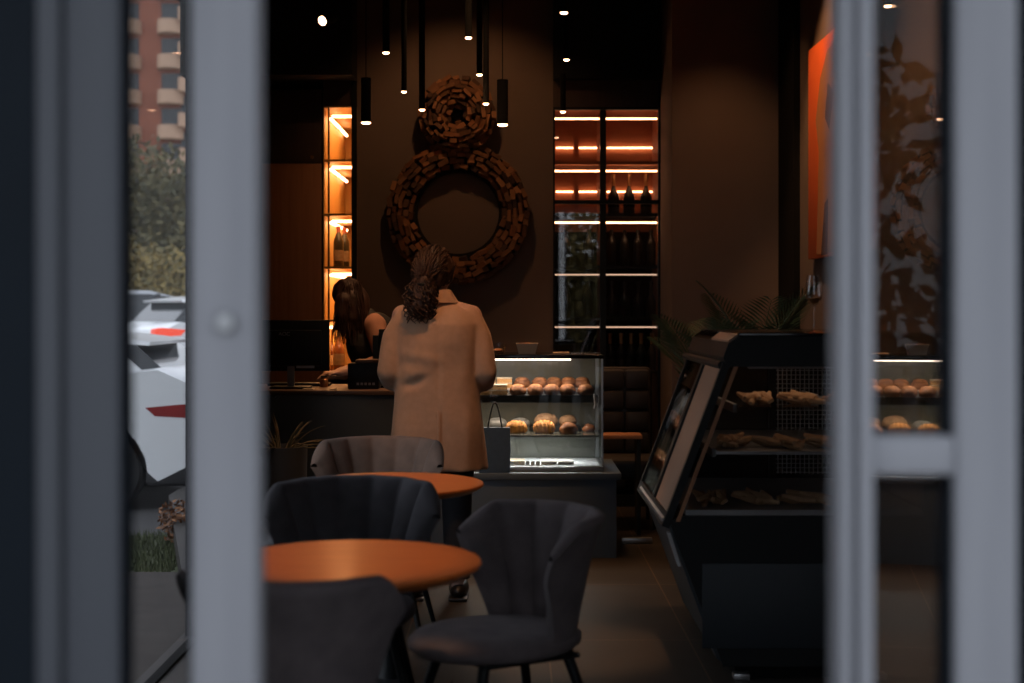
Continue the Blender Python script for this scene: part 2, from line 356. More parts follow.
# ------------------------------------------------------------------ left lit niche and wood panels
xs = lambda px, d=YB: (px-512)/F*d
zs = lambda py, d=YB: H-(py-YH)/F*d
g = thing('wood_wall_cupboard', 'tall plain brown wooden cupboard front left of the lit bottle niche', 'cupboard', (xs(295), YB, 0))
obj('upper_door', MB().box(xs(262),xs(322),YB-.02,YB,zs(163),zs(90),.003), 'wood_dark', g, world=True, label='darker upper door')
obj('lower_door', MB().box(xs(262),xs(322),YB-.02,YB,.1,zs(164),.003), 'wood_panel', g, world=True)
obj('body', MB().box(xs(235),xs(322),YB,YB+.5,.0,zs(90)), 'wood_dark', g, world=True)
obj('knob', MB().lathe([(.004,0),(.004,-.02),(.012,-.025),(.012,-.035),(.0,-.037)], (xs(313),YB-.02,zs(158)), 14, 'Y'), 'foil', g, world=True)
NX0, NX1, ND = xs(323.5), xs(352.5), 1.25
g = thing('lit_bottle_niche', 'tall narrow amber lit wooden shelf niche holding bottles behind the counter', 'shelving', (xs(338), YB, 0))
obj('frame', MB().box(NX0,NX0+.008,YB-.02,YB+ND,.3,zs(108)).box(NX1,NX1+.035,YB-.02,YB+ND,.3,zs(108)).box(NX0,NX1,YB-.02,YB+ND,zs(108),zs(106.5)), 'niche_wood', g, world=True)
obj('black_edge', MB().box(NX1-.004,NX1+.035,YB-.03,YB-.02,.3,zs(80)), 'black', g, world=True)
obj('back_panel', MB().box(NX0,NX1,YB+ND,YB+ND+.02,.3,zs(108)).box(NX0+.10,NX0+.13,YB+ND-.05,YB+ND,.3,zs(108)), 'niche_wood', g, world=True)
obj('header', MB().box(NX0,NX1+.035,YB-.01,YB+ND,zs(106),zs(78)), 'wood_dark', g, world=True)
obj('upright', MB().box(NX0+.03,NX0+.042,YB+.0,YB+.03,.3,zs(108)), 'wood_dark', g, world=True)
nsh = [160.5, 214.5, 267.5, 320.5, 374]
for y in nsh: obj('shelf', MB().box(NX0+.008,NX1,YB-.01,YB+ND,zs(y+1.3),zs(y-1)), 'niche_wood', g, world=True)
for y in [109.5]+nsh[:-1]:
    zz = zs(y+6.8)
    obj('light_strip', MB().box(NX0+.06,NX1-.005,YB+.0,YB+.014,zz-.009,zz+.009).box(NX0+.03,NX0+.045,YB+.12,YB+.62,zz-.010,zz+.006).box(NX0+.03,NX0+.045,YB+.72,YB+1.1,zz-.010,zz+.006), 'led', g, world=True)
for y, e_ in zip([109.5]+nsh[:-1], (3.6,3.6,3.6,3.6,5)):
    l = area('niche_light', ((NX0+NX1)/2+.02, YB+.45, zs(y+5)), .14, e_, (1,.48,.16), (0,0,0), 'RECTANGLE'); l.data.size_y = .8
def bottle_mesh(m, hh=.31, r=.038, shoulder=.19, neck=.013):
    return MB().lathe([(.0,0),(r*.9,0),(r,.008),(r,shoulder),(r*.9,shoulder+.02),(neck*1.5,shoulder+.06),(neck,shoulder+.075),(neck,hh-.02),(neck*1.25,hh-.02),(neck*1.25,hh-.004),(neck,hh)], seg=18).mesh('bottle_body', m)
BM = {'dark': bottle_mesh('bottle'), 'brown': bottle_mesh('bottle_brown', .34, .042, .15, .014), 'champ': bottle_mesh('bottle', .31, .044, .13, .014)}
def bottle(label, loc, kind='dark', lab='label', cap='foil_red', group=None, sc=1, name='wine_bottle'):
    g = thing(name, label, 'bottle', loc, 0, group); g.scale = (sc,)*3
    obj('glass_body', None, None, g, mesh=BM[kind])
    hh, r, sh, nk = {'dark': (.31,.038,.19,.013), 'brown': (.34,.042,.15,.014), 'champ': (.31,.044,.13,.014)}[kind]
    obj('paper_label', MB().lathe([(r+.0008,.05),(r+.0008,.13)], seg=18), lab, g)
    obj('capsule', MB().lathe([(nk+.0012,hh-.09),(nk+.0012,hh-.021),(nk*1.25+.001,hh-.021),(nk*1.25+.001,hh),(0,hh+.001)], seg=14), cap, g)
    return g
zsh = [zs(y-1) for y in nsh]
bottle('dark wine bottle with a pale label, front one in the lit niche', (xs(338.5,10.25), 10.25, zsh[2]), 'dark', 'label', 'foil_red', 'wine bottles in the lit niche', .98)
bottle('dark wine bottle half hidden behind the front one in the lit niche', (xs(344.5,10.42), 10.42, zsh[2]), 'dark', 'label', 'foil_red', 'wine bottles in the lit niche', .98)
bottle('tall brown glass bottle low in the lit niche between monitor and bending barista', (xs(339,10.2), 10.2, zsh[4]), 'brown', 'label', 'bottle', 'bottles low in the niche', 1.02, 'liquor_bottle')
bottle('brown bottle low in the lit niche, partly cut off by the monitor edge', (xs(331.5,10.35), 10.35, zsh[4]), 'brown', 'label_pale', 'foil', 'bottles low in the niche', .9, 'liquor_bottle')

# ------------------------------------------------------------------ wine cabinet
CX0, CX1 = .293, 1.057
g = thing('glazed_wine_cabinet', 'tall black framed glazed wine cabinet with amber light strips and bottle shelves', 'cabinet', ((CX0+CX1)/2, YB, 0))
xd0, xd1 = xs(600), xs(606)
obj('door_frame', MB().box(CX0,CX0+.012,YB-.03,YB+.02,0,zs(108)).box(CX1-.015,CX1,YB-.03,YB+.02,0,zs(84)).box(xd0,xd1,YB-.0,YB+.03,0,zs(108)).box(CX0,CX1,YB-.02,YB+.03,zs(110),zs(107.5)).box(CX0,CX1,YB-.03,YB+.03,0,.08), 'black', g, world=True)
obj('header', MB().box(CX0,CX1,YB-.01,YB+.03,zs(107.5),3.04), 'wood_dark', g, world=True)
obj('divider', MB().box(xd0+.005,xd1-.005,YB+.03,YB+.5,0,zs(109)), 'rack_wood', g, world=True)
obj('side_lining', MB().box(CX0,CX0+.01,YB+.03,10.5,0,zs(109)).box(CX1-.01,CX1,YB+.03,10.5,0,zs(109)).box(CX0,CX1,YB+.03,10.5,zs(109),zs(107)), 'rack_wood', g, world=True)
obj('back_panel', MB().box(CX0,CX1,10.46,10.48,zs(232,10.46),zs(109)), 'rack_wood', g, world=True)
obj('lower_back_panel', MB().box(CX0,CX1,10.46,10.48,0,zs(232,10.46)), 'black_matte', g, world=True, label='black lower back panel')
rsh = [162.5, 214.5, 266.5, 319]
for i, y in enumerate(rsh):
    obj('shelf', MB().box(CX0+.012,xd0,YB+.03,YB+.42,zs(y+1.6),zs(y-1.6)).box(xd1,CX1-.015,YB+.03,YB+.42,zs(y+1.6),zs(y-1.6)), 'rack_wood' if i < 1 else 'black', g, world=True)
obj('front_rail', MB().box(CX0,CX1,YB-.03,YB+.02,zs(204),zs(200.5)), 'black', g, world=True)
for i, y in enumerate([118, 170.5, 222.3, 274.6, 327.2]):
    mm = 'led' if i < 3 else 'led_dim'
    for a, b in ((CX0+.013, xd0-.003), (xd1+.003, CX1-.018)):
        obj('light_strip', MB().box(a,b,YB+.032,YB+.048,zs(y)-.0055,zs(y)+.0055), mm, g, world=True, label=None if i < 3 else 'dimmer strip')
for i, y in enumerate([147.8, 191.7]):  # glowing bars stand in for reflections of the front strips
    D = 10.44
    for a, b in ((556,573.5),(579,599),(607,654)):
        obj('light_strip', MB().box(xs(a,D),xs(b,D)-.003,D,D+.014,zs(y,D)-.0055,zs(y,D)+.0055), 'led', g, world=True)
obj('rear_upright', MB().box(xs(574,10.45),xs(578.5,10.45),10.42,10.46,zs(200),zs(125)), 'rack_wood', g, world=True)
obj('left_pane', MB().box(CX0+.012,xd0,YB-.008,YB-.002,.08,zs(110)), 'glass_cab' if 'glass_cab' in MT else glassmat('glass_cab', (.9,.9,.9), 1.5, .0, 2.2), g, world=True)
obj('right_pane', MB().box(xd1,CX1-.015,YB-.008,YB-.002,.08,zs(110)), 'glass_cab', g, world=True)
gl = bpy.data.objects  # rows of bottles
nth = ['leftmost', 'second from left', 'third from left', 'rightmost']
for i, px in enumerate((613.5, 629, 646)):
    b = bottle('copper necked dark bottle behind the black cabinet rail, %s of three' % ('left one','middle one','right one')[i], (xs(px,10.15),10.15,zs(212.8)), 'champ', 'black', 'foil', 'copper necked bottles above the black rail', .93, 'sparkling_wine_bottle')
def row(pxs, y, d, txt, group, sc=.9, kind='dark', cap='bottle'):
    src = None
    for i, px in enumerate(pxs):
        nm = (nth if len(pxs) == 4 else ['left','right'] if len(pxs) == 2 else ['leftmost','second from left','third from left','fourth from left','rightmost'])[i]
        lb = 'dark wine bottle %s, %s' % (txt, nm); loc = (xs(px,d), d, zs(y))
        if src is None: src = bottle(lb, loc, kind, 'black', cap, group, sc)
        else: dup(src, loc, label=lb)
row((566,589), 264.9, 10.2, 'on the second dim shelf, left cabinet bay', 'dark bottles in the left bay, upper row', .84)
row((611.5,624.5,638,651), 264.9, 10.2, 'on the second dim shelf, right cabinet bay', 'dark bottles in the right bay, upper row', .84)
row((566,588), 317.4, 10.2, 'on the third dim shelf, left cabinet bay', 'dark bottles in the left bay, middle row', .84)
row((611.5,624.5,638,651), 317.4, 10.2, 'on the third dim shelf, right cabinet bay', 'dark bottles in the right bay, middle row', .84, 'champ')
row((610,621,631,641,652), 371, 10.2, 'with copper capsule on the lowest cabinet shelf', 'copper capped bottles on the lowest shelf', .86, 'champ', 'foil')
gc = [o for o in COL.objects if o.name == 'glazed_wine_cabinet'][0]
obj('shelf', MB().box(CX0+.012,xd0,YB+.03,YB+.42,zs(373.5),zs(371)).box(xd1,CX1-.015,YB+.03,YB+.42,zs(373.5),zs(371)), 'black', gc, world=True)

# ------------------------------------------------------------------ wreath wall art
C1 = P(458,213,YB-.06); C2 = P(457,115,YB-.1)
g = thing('wood_block_wreath', 'wall sculpture of two stacked rings made of small brown wood blocks', 'wall art', (C1.x, YB-.005, C1.z-.5))
def ringblocks(C, r0, r1, rows, seed, depth):
    rnd = random.Random(seed); m = MB()
    for i in range(rows):
        r = r0+(r1-r0)*(i+.5)/rows; dr = (r1-r0)/rows; n = int(2*PI*r/.066)
        for k in range(n):
            a = 2*PI*(k+rnd.uniform(-.2,.2)+.5*(i%2))/n; c = C+Vector((r*math.cos(a), 0, r*math.sin(a)))
            L, W, T = .066*rnd.uniform(.6,1.3), dr*rnd.uniform(.6,.98), rnd.uniform(.03,.075)
            q = Matrix.Rotation(-a-PI/2+rnd.uniform(-.28,.28), 3, 'Y') @ Matrix.Rotation(rnd.uniform(-.25,.25), 3, 'X') @ Matrix.Rotation(rnd.uniform(-.3,.3), 3, 'Z')
            bow = depth*math.sin(PI*(i+.5)/rows)
            vs = bmesh.ops.create_cube(m.b, size=1)['verts']
            for v in vs: v.co = c+Vector((0,-bow,0))+q@Vector((v.co.x*L, v.co.y*T, v.co.z*W))
    return m
obj('lower_ring', ringblocks(C1, .31, .505, 5, 1, .05), 'wreath', g, world=True, smooth=False)
obj('upper_ring', ringblocks(C2, .04, .275, 7, 2, .09), 'wreath', g, world=True, smooth=False)
def flatring(C, r0, r1, t, y):
    m = MB(); pts = []
    for k in range(64):
        a = 2*PI*k/64; e = Vector((math.cos(a),0,math.sin(a)))
        pts.append([Vector((C.x,y,C.z))+e*r0, Vector((C.x,y,C.z))+e*r1, Vector((C.x,y+t,C.z))+e*r1, Vector((C.x,y+t,C.z))+e*r0])
    return m.quadgrid(pts, closed_u=True, closed_v=True)
obj('lower_backing', flatring(C1, .29, .49, .045, YB-.055), 'wreath_back', g, world=True)
obj('upper_backing', flatring(C2, .03, .25, .07, YB-.08), 'wreath_back', g, world=True)
# ------------------------------------------------------------------ pendant lamps
def pendant(px, ytop, ybot, wpx, d, label, power=17, cone=66):
    c = P(px, ybot, d); r = wpx/F*d/2; ztop = H-(ytop-YH)/F*d
    g = thing('tube_pendant_lamp', label, 'pendant lamp', (c.x, d, c.z), 0, 'black tube pendant lamps')
    ztop = min(ztop, CEIL-.02)
    obj('tube', MB().lathe([(r*.86,.012),(r*.95,.003),(r,.004),(r,ztop-c.z),(0,ztop-c.z)], seg=20), 'black_matte', g)
    obj('light_disc', MB().lathe([(0,-.007),(r*.6,-.006),(r*.93,-.002),(r*.93,.004),(r*.84,.012),(0,.012)], seg=20), 'lamp_disc', g)
    if ztop < CEIL-.03: obj('cord', MB().tube([(0,0,ztop-c.z),(0,0,CEIL-c.z)], .0035, 6), 'black', g)
    obj('ceiling_rose', MB().lathe([(0,CEIL-c.z-.02),(r*1.2,CEIL-c.z-.02),(r*1.2,CEIL-c.z)], seg=20), 'black_matte', g)
    spot('pendant_light', (c.x, d, c.z-.02), power, WARM, cone, .8, r*.8, (c.x, d, 0))
pl = [(366,78,123,10,8.4,'short black tube pendant on a thin cord, leftmost, before the niche edge'),
 (386,-300,53,7,8.2,'long black tube pendant, second from left, ending high above the wreath'),
 (404,-300,92,5.5,9.0,'long slim black tube pendant, third from left, left of the small ring'),
 (422,-300,110,6.2,8.4,'long black tube pendant hanging lowest, touching the small ring outline on its left'),
 (468.5,-300,38,7,8.0,'shortest long black tube pendant, above the small wood ring'),
 (479.5,-300,75,6,8.8,'black tube pendant with glowing side, above right part of small ring'),
 (486,-300,104,6,8.1,'black tube pendant whose tip overlaps the right of the small wood ring'),
 (502.5,80,125,11,8.2,'short thick black tube pendant on a thin cord, right of the small wood ring'),
 (564,-300,13,8,7.6,'black tube pendant at the top edge above the wine cabinet'),
 (566.5,-60,60,6,8.8,'black tube pendant in the middle of the three near the wine cabinet'),
 (563,74,112,5.5,9.3,'small black tube pendant just before the upper left of the wine cabinet')]
for a in pl: pendant(*a)
g = thing('ceiling_spotlight', 'single tilted black ceiling spotlight shining toward the door at top left', 'spotlight', P(322,21,8))
q = (Vector((-.55,-1,-.5))).to_track_quat('Z','Y').to_matrix().to_4x4()
m_ = MB().lathe([(.0,-.12),(.035,-.12),(.035,0),(.029,0),(.029,-.01),(0,-.01)], seg=20).mesh('housing','black_matte'); m_.transform(q); obj('housing', None, None, g, mesh=m_)
m_ = MB().lathe([(.0,-.004),(.027,-.004),(.027,-.012),(0,-.012)], seg=20).mesh('lens','lamp_disc'); m_.transform(q); obj('lens', None, None, g, mesh=m_)
obj('stem', MB().tube([(0,.06,.03),(0,.06,CEIL-g.location.z)], .006, 8), 'black_matte', g)
# unseen ceiling downlights added to light walls, picture, tables, counter, aisle and woman
def downlight(x, y, label, power, target, ang=55, name='added_downlight'):
    g = thing(name, label, 'added lamp', (x, y, CEIL-.06), 0, 'added unseen downlights')
    obj('ring', MB().lathe([(.03,0),(.042,0),(.042,.06),(.03,.06)], seg=20), 'black_matte', g)
    obj('lens', MB().lathe([(0,.02),(.03,.02),(.03,.03),(0,.03)], seg=20), 'lamp_disc', g)
    spot('downlight_fill', (x, y, CEIL-.07), power, WARM, ang, .7, .03, target)
downlight(1.2, 7.6, 'added unseen downlight aimed at the orange picture on the right wall', 130, (1.8,8.1,2.3), 50)
downlight(-.42, 3.75, 'added unseen downlight above the nearest orange wooden table', 200, (-.42,3.66,.75), 15)
downlight(-.45, 5.3, 'added unseen downlight above the orange wooden table farther back', 200, (-.45,5.27,.75), 17)
downlight(-.2, 7.6, 'added unseen downlight above the till counter and cake display', 60, (-.3,8.0,1.0), 60)
downlight(-.36, 8.95, 'added unseen downlight washing the middle back wall', 27, (-.36,10.0,1.7), 95)

downlight(1.35, 5.9, 'added unseen downlight washing the right wall above the deli counter', 190, (1.8,6.1,1.6), 60)
downlight(.22, 5.75, 'added unseen downlight above the tiled aisle beside the deli counter', 280, (.22,5.8,0), 17)
downlight(-.30, 5.6, 'added unseen downlight ahead of the woman, nearer the doorway', 150, (-.36,6.8,1.2), 34)
downlight(1.35, 8.3, 'added unseen downlight washing the rear wall behind the palms', 26, (1.35,9.25,1.25), 62)
# ------------------------------------------------------------------ picture on right wall
g = thing('abstract_picture', 'large orange abstract canvas hung on the right wall', 'picture', (1.775, 7.7, 1.7))
obj('canvas', MB().box(1.76,1.798,6.9,8.32,1.70,2.94,.004), 'orange_paint', g, world=True)
def pshape(pts): return [(p[0], p[1]) for p in pts]
obj('painted_shape', MB().prism([(8.08,1.72),(8.02,2.3),(8.1,2.5),(7.98,2.72),(7.8,2.85),(6.92,2.9),(6.92,1.72)], 1.757, 1.7605, 'X'), 'ochre_paint', g, world=True, label='brown ochre painted form')
obj('painted_stripe', MB().prism([(7.95,1.71),(7.86,2.0),(7.78,2.02),(7.8,1.71)], 1.7545, 1.7575, 'X'), 'dark_paint', g, world=True)
obj('painted_stripe', MB().prism([(7.85,2.48),(7.78,2.66),(7.65,2.6),(7.75,2.40)], 1.7545, 1.7575, 'X'), 'dark_paint', g, world=True)

# ------------------------------------------------------------------ counter and plinth
YC = 7.75
g = thing('till_counter', 'dark slate grey till counter with a brown top, left of the woman', 'counter', (-1.15, YC, 0))
obj('front', MB().box(-1.55,-.635,YC,YC+.62,.06,.93,.003), 'slate_dark', g, world=True)
obj('worktop', MB().box(-1.57,-.625,YC-.02,YC+.66,.93,.955,.003), 'counter_top', g, world=True)
obj('kickboard', MB().box(-1.53,-.645,YC+.04,YC+.6,0,.06), 'black', g, world=True)
g = thing('display_plinth', 'low slate grey plinth carrying the glass cake display', 'plinth', (0, 7.9, 0))
obj('body', MB().box(-.62,.59,7.9,8.6,.0,.445,.003), 'slate', g, world=True)
obj('top_slab', MB().box(-.623,.615,7.87,8.62,.445,.482,.004), 'slate', g, world=True)

# ------------------------------------------------------------------ pastry display
DX0, DX1, DY0, DY1, DZ0, DZ1 = -.42, .52, 7.95, 8.45, .482, 1.145
g = thing('cake_display_case', 'glass cake display case with two shelves of pastries on the grey plinth', 'display case', ((DX0+DX1)/2, DY0, DZ0))
obj('base_tray', MB().box(DX0,DX1,DY0,DY1,DZ0,DZ0+.028,.003), 'steel', g, world=True)
obj('floor_plate', MB().box(DX0+.02,DX1-.02,DY0+.02,DY1-.03,DZ0+.028,DZ0+.0305), 'reflection_white', g, world=True)  # plate coloured white for the daylight reflected in the front glass
obj('top_panel', MB().box(DX0,DX1,DY0,DY1,DZ1-.022,DZ1,.003), 'black_gloss', g, world=True)
obj('front_glass', MB().box(DX0+.006,DX1-.006,DY0,DY0+.006,DZ0+.03,DZ1-.022), 'glass_case', g, world=True)
obj('side_glass', MB().box(DX1-.008,DX1-.002,DY0+.01,DY1-.02,DZ0+.03,DZ1-.022), 'glass_case', g, world=True)
obj('side_glass', MB().box(DX0+.002,DX0+.008,DY0+.01,DY1-.02,DZ0+.03,DZ1-.022), 'glass_case', g, world=True)
for x in (DX0+.004, DX1-.012): 
    obj('corner_post', MB().box(x,x+.010,DY0-.001,DY0+.010,DZ0+.03,DZ1-.022), 'steel', g, world=True)
    obj('corner_post', MB().box(x-.006,x+.016,DY1-.02,DY1,DZ0+.03,DZ1-.022), 'steel', g, world=True)
obj('rear_door', MB().box(DX0+.02,.06,DY1-.018,DY1-.010,DZ0+.03,DZ1-.03), 'case_glass_back', g, world=True)
obj('rear_door', MB().box(.04,DX1-.02,DY1-.008,DY1-.001,DZ0+.03,DZ1-.03), 'case_glass_back', g, world=True)
z1, z2 = zs(395,8.05), zs(434.5,8.05)
obj('upper_shelf', MB().box(DX0+.012,DX1-.03,DY0+.05,DY1-.03,z1-.022,z1+.0), 'black_gloss', g, world=True)
obj('lower_shelf', MB().box(DX0+.012,DX1-.02,DY0+.05,DY1-.03,z2-.010,z2), 'case_glass_back', g, world=True)
obj('shelf_edge_strip', MB().box(DX0+.012,DX1-.03,DY0+.042,DY0+.05,z1-.040,z1+.002), 'black', g, world=True)
obj('light_strip', MB().box(DX0+.05,.335,DY0+.02,DY0+.034,DZ1-.031,DZ1-.024), 'led_white', g, world=True)
obj('shelf_bracket', MB().tube([(DX1-.05,DY0+.03,z1+.01),(DX1-.045,DY0+.012,z1-.05),(DX1-.05,DY0+.03,z1-.07)], .008, 8), 'steel', g, world=True)
l = area('display_light', ((DX0+.4)/2, 8.06, DZ1-.04), .75, 3.6, (1,.74,.58), (math.radians(12),0,0), 'RECTANGLE'); l.data.size_y = .05
l = area('display_base_fill', ((DX0+.45)/2, 8.15, z2-.02), .75, 3.6, (.95,.92,.9), (0,0,0), 'RECTANGLE'); l.data.size_y = .05  # fill light added to brighten the case floor
l = area('display_shelf_fill', ((DX0+.4)/2, 8.12, z1-.03), .75, 3.0, (1,.76,.58), (0,0,0), 'RECTANGLE'); l.data.size_y = .05  # fill light added under the upper shelf for the croissants
# price holders and stock on the case floor
for i, px in enumerate((517, 549, 566)):
    c = P(px, 458, 8.05)
    o = obj('serving_tray', MB().box(c.x-.045,c.x+.045,8.03,8.30,DZ0+.031,DZ0+.038,.002).box(c.x-.045,c.x+.045,8.03,8.036,DZ0+.031,DZ0+.05), 'paper' if i else 'cream', None,
        ('cream paper tray on the floor of the cake display, left one','white tray on the floor of the cake display, middle one','white tray on the floor of the cake display, right one')[i], 'tray', 'trays on the display floor')
for i in range(6):
    c = P(512+i*5.2, 461, 8.0)
    obj('price_tag', MB().box(c.x-.011,c.x+.011,8.0,8.003,DZ0+.031,DZ0+.055), 'paper', None, 'tiny white price tag at the bottom front of the cake display, %s' % ['leftmost','second from left','third from left','fourth from left','fifth from left','rightmost'][i], 'price tag', 'price tags at the bottom front')
c = P(525, 461, 8.1)
def croissant(scale=1):
    rows = []; n = 46
    for i in range(n+1):
        t = -1+2*i/n; a = t*1.25; x = .062*math.sin(a)/math.sin(1.25); y = .030*(math.cos(a)-.3)
        k = abs(math.sin((t+1)*PI*3.5)); r = (.030*(1-abs(t)**2.2)**.7+.003)*(.88+.14*k)
        rows.append([Vector((x*.96, y+r*1.05*math.cos(q), max(.0, .030+r*1.30*math.sin(q)))) for q in [2*PI*j/14 for j in range(14)]])
    return MB().quadgrid(rows, closed_v=True, cap0=True, cap1=True).mesh('croissant','croissant')
def put(name, me, label, cat, px, d, z, group, rz=0, sc=1, topping=None):
    o = obj(name, None, None, None, label, cat, group, mesh=me.copy()) if False else bpy.data.objects.new(name, me)
    COL.objects.link(o); o.location = (xs(px,d), d, z); o.rotation_euler = (0,0,rz); o.scale = (sc,)*3
    return meta(o, label, cat, group)
CR = croissant()
put('croissant', CR, 'golden croissant on the lower shelf, left of the pair', 'croissant', 516.5, 8.1, z2, 'golden croissants', .1, 1.05)
put('croissant', CR, 'golden croissant on the lower shelf, right of the pair beside the round bun', 'croissant', 544, 8.1, z2, 'golden croissants', -.15, 1.08)
def roundbread(m, r, h, n=1.0, seed=0, cracks=0):
    prof = [(.0,0),(r*.75,0),(r*.9,h*.12),(r,h*.38),(r*.93,h*.62),(r*.7,h*.85),(r*.35,h*.97),(0,h)]
    me = MB().lathe(prof, seg=24, sy=n).mesh('bread', m)
    for v in me.vertices: v.co *= 1+.10*noise.noise(v.co*38+Vector((seed,)*3))
    return me
BUN = roundbread('bun', .052, .062, .9, 3); LOAF = roundbread('dark_bread', .072, .075, .8, 5); MUF = roundbread('muffin', .050, .058, .95, 9); LOAF2 = roundbread('dark_bread', .058, .065, .9, 15)
put('bread_bun', BUN, 'smooth round brown bun on the lower shelf at right', 'bun', 568.5, 8.1, z2, 'round buns', 0, 1.05)
put('dark_loaf', LOAF, 'dark seeded loaf behind the croissants on the lower shelf, left one', 'bread', 546, 8.3, z2+.03, 'dark loaves'); 
put('dark_loaf', LOAF2, 'dark round loaf behind the brown bun on the lower shelf', 'bread', 568, 8.3, z2+.03, 'dark loaves', 1)
put('bread_bun', BUN, 'small round bun at the right end of the lower shelf', 'bun', 589, 8.22, z2, 'round buns', 0, .75)
for i, (px, w_) in enumerate(((497,20),(520,18))):
    c = P(px, 420, 8.28)
    obj('wrapped_pastry', MB().ball((c.x,8.28,z2+.045),(.06,.05,.036)), 'wrapper', None, 'pale wrapped pastry at the back of the lower shelf, %s one' % ('left','right')[i], 'pastry', 'wrapped pastries')
obj('bread_riser', MB().box(xs(530,8.3),xs(580,8.3),8.22,8.4,z2+.0005,z2+.029,.002), 'black', None, 'low black riser under the dark loaves on the lower shelf', 'display stand')
# upper shelf: cake slices and muffins, front row and back row
def cakeslice():
    g = thing('cake_slice', 'x', 'cake', (0,0,0))
    obj('sponge', MB().box(-.045,.045,-.035,.035,0,.052,.004), 'sponge', g); obj('icing_top', MB().box(-.046,.046,-.036,.036,.052,.060,.003), 'icing', g); obj('filling', MB().box(-.0457,.0457,-.0357,.0357,.024,.029), 'icing', g)
    return g
sl = None
for i, (px, d, z, nm) in enumerate(((484,8.08,z1,'square golden cake slice at the left of the front row, partly behind the bag'),(499.5,8.08,z1,'square golden cake slice in the front row beside the muffins'),(488,8.3,z1+.03,'golden cake slice in the back row, left one'),(504.5,8.3,z1+.03,'golden cake slice in the back row, right one'))):
    if sl is None: sl = cakeslice(); o = sl; o.location = (xs(px,d),d,z); o['label'] = nm; o['group'] = 'golden cake slices'
    else: dup(sl, (xs(px,d),d,z), label=nm)
def muffin():
    g = thing('frosted_bun', 'x', 'bun', (0,0,0), 0, 'glazed buns on the upper shelf')
    obj('bun', None, None, g, mesh=MUF); obj('topping', MB().lathe([(.040,.046),(.034,.055),(.016,.0615),(0,.0625)], seg=20, sy=.95), 'glaze', g)
    return g
mf = muffin(); names = ['second from left','third from left','fourth from left','fifth from left']
for i, px in enumerate((518, 535.5, 551.5, 567.5, 585.5)):
    lb = 'glazed brown bun in the upper shelf front row, %s of five' % (['leftmost','second from left','middle one','second from right','rightmost'][i])
    if i == 0: mf.location = (xs(px,8.08),8.08,z1); mf['label'] = lb
    else: dup(mf, (xs(px,8.08),8.08,z1), i*.9, lb)
for i, px in enumerate((522, 540, 554, 568.5, 582)):
    lb = 'glazed bun in the raised back row, upper shelf, %s of five' % (['leftmost','second from left','middle one','second from right','rightmost'][i])
    dup(mf, (xs(px,8.3),8.3,z1+.03), i*1.3, lb, 'glazed buns in the back row')
obj('bread_riser', MB().box(xs(480,8.3),xs(590,8.3),8.22,8.4,z1+.0005,z1+.029,.002), 'steel', None, 'low metal riser under the back row on the upper shelf', 'display stand')
# on top of the case
c = P(527, 355, 8.15)
g = thing('paper_tray_box', 'cream tapered paper box standing on top of the cake display', 'box', (c.x,8.15,DZ1))
obj('box_wall', MB().quadgrid([[(-.048,-.035,.001),(.048,-.035,.001),(.048,.035,.001),(-.048,.035,.001)],[(-.064,-.045,.062),(.064,-.045,.062),(.064,.045,.062),(-.064,.045,.062)],[(-.059,-.041,.062),(.059,-.041,.062),(.059,.041,.062),(-.059,.041,.062)],[(-.044,-.031,.006),(.044,-.031,.006),(.044,.031,.006),(-.044,.031,.006)]], closed_v=True, cap0=True, cap1=True), 'cream', g)
m_ = MB(); 
for i in range(9): m_.ball((random.uniform(-.045,.045), random.uniform(-.03,.03), .056), (.010,.008,.008), 8, 6)
obj('biscuit_filling', m_, 'muffin', g); g.children[-1]['kind'] = 'stuff'
c = P(497, 355, 8.15)
g = thing('glass_bowl', 'small glass bowl with a rim standing at left on the cake display', 'bowl', (c.x,8.15,DZ1))
obj('bowl', MB().lathe([(.0,.0),(.03,.0),(.04,.004),(.055,.045),(.057,.062),(.054,.062),(.050,.045),(.036,.008),(0,.008)], seg=24), 'glass_clear', g)
obj('sweets', MB().ball((0,0,.02),(.036,.036,.012)), 'muffin', g)
obj('paper_slip', MB().box(xs(553,8.2),xs(569,8.2),8.15,8.25,DZ1+.0005,DZ1+.008,.001), 'cream', None, 'cream paper slip lying on the cake display near its right end', 'paper')

# ------------------------------------------------------------------ bag beside the case, standing on the plinth slab
g = thing('shopping_bag', 'dark grey bag with thin black handles standing beside the woman coat', 'bag', (xs(491,7.89)+.02,7.905,.483))
obj('body', MB().quadgrid([[(-.085,-.03,0),(.085,-.03,0),(.085,.03,0),(-.085,.03,0)],[(-.088,-.032,.1),(.09,-.034,.1),(.09,.032,.1),(-.088,.032,.1)],[(-.085,-.022,.225),(.087,-.024,.225),(.087,.02,.225),(-.085,.02,.225)]], closed_v=True, cap0=True, cap1=True), 'bag', g)
for s_ in (-.018, .016): obj('handle', MB().tube([(-.04,s_,.21)]+[(-.04+.085*t-.0,s_,.21+.14*math.sin(PI*t)) for t in [i/12 for i in range(1,12)]]+[(.045,s_,.21)], .004, 8), 'black', g)
g.scale = (1,1,1.13)
g['label'] = "dark grey bag with thin black handles standing beside the woman's coat on the plinth"

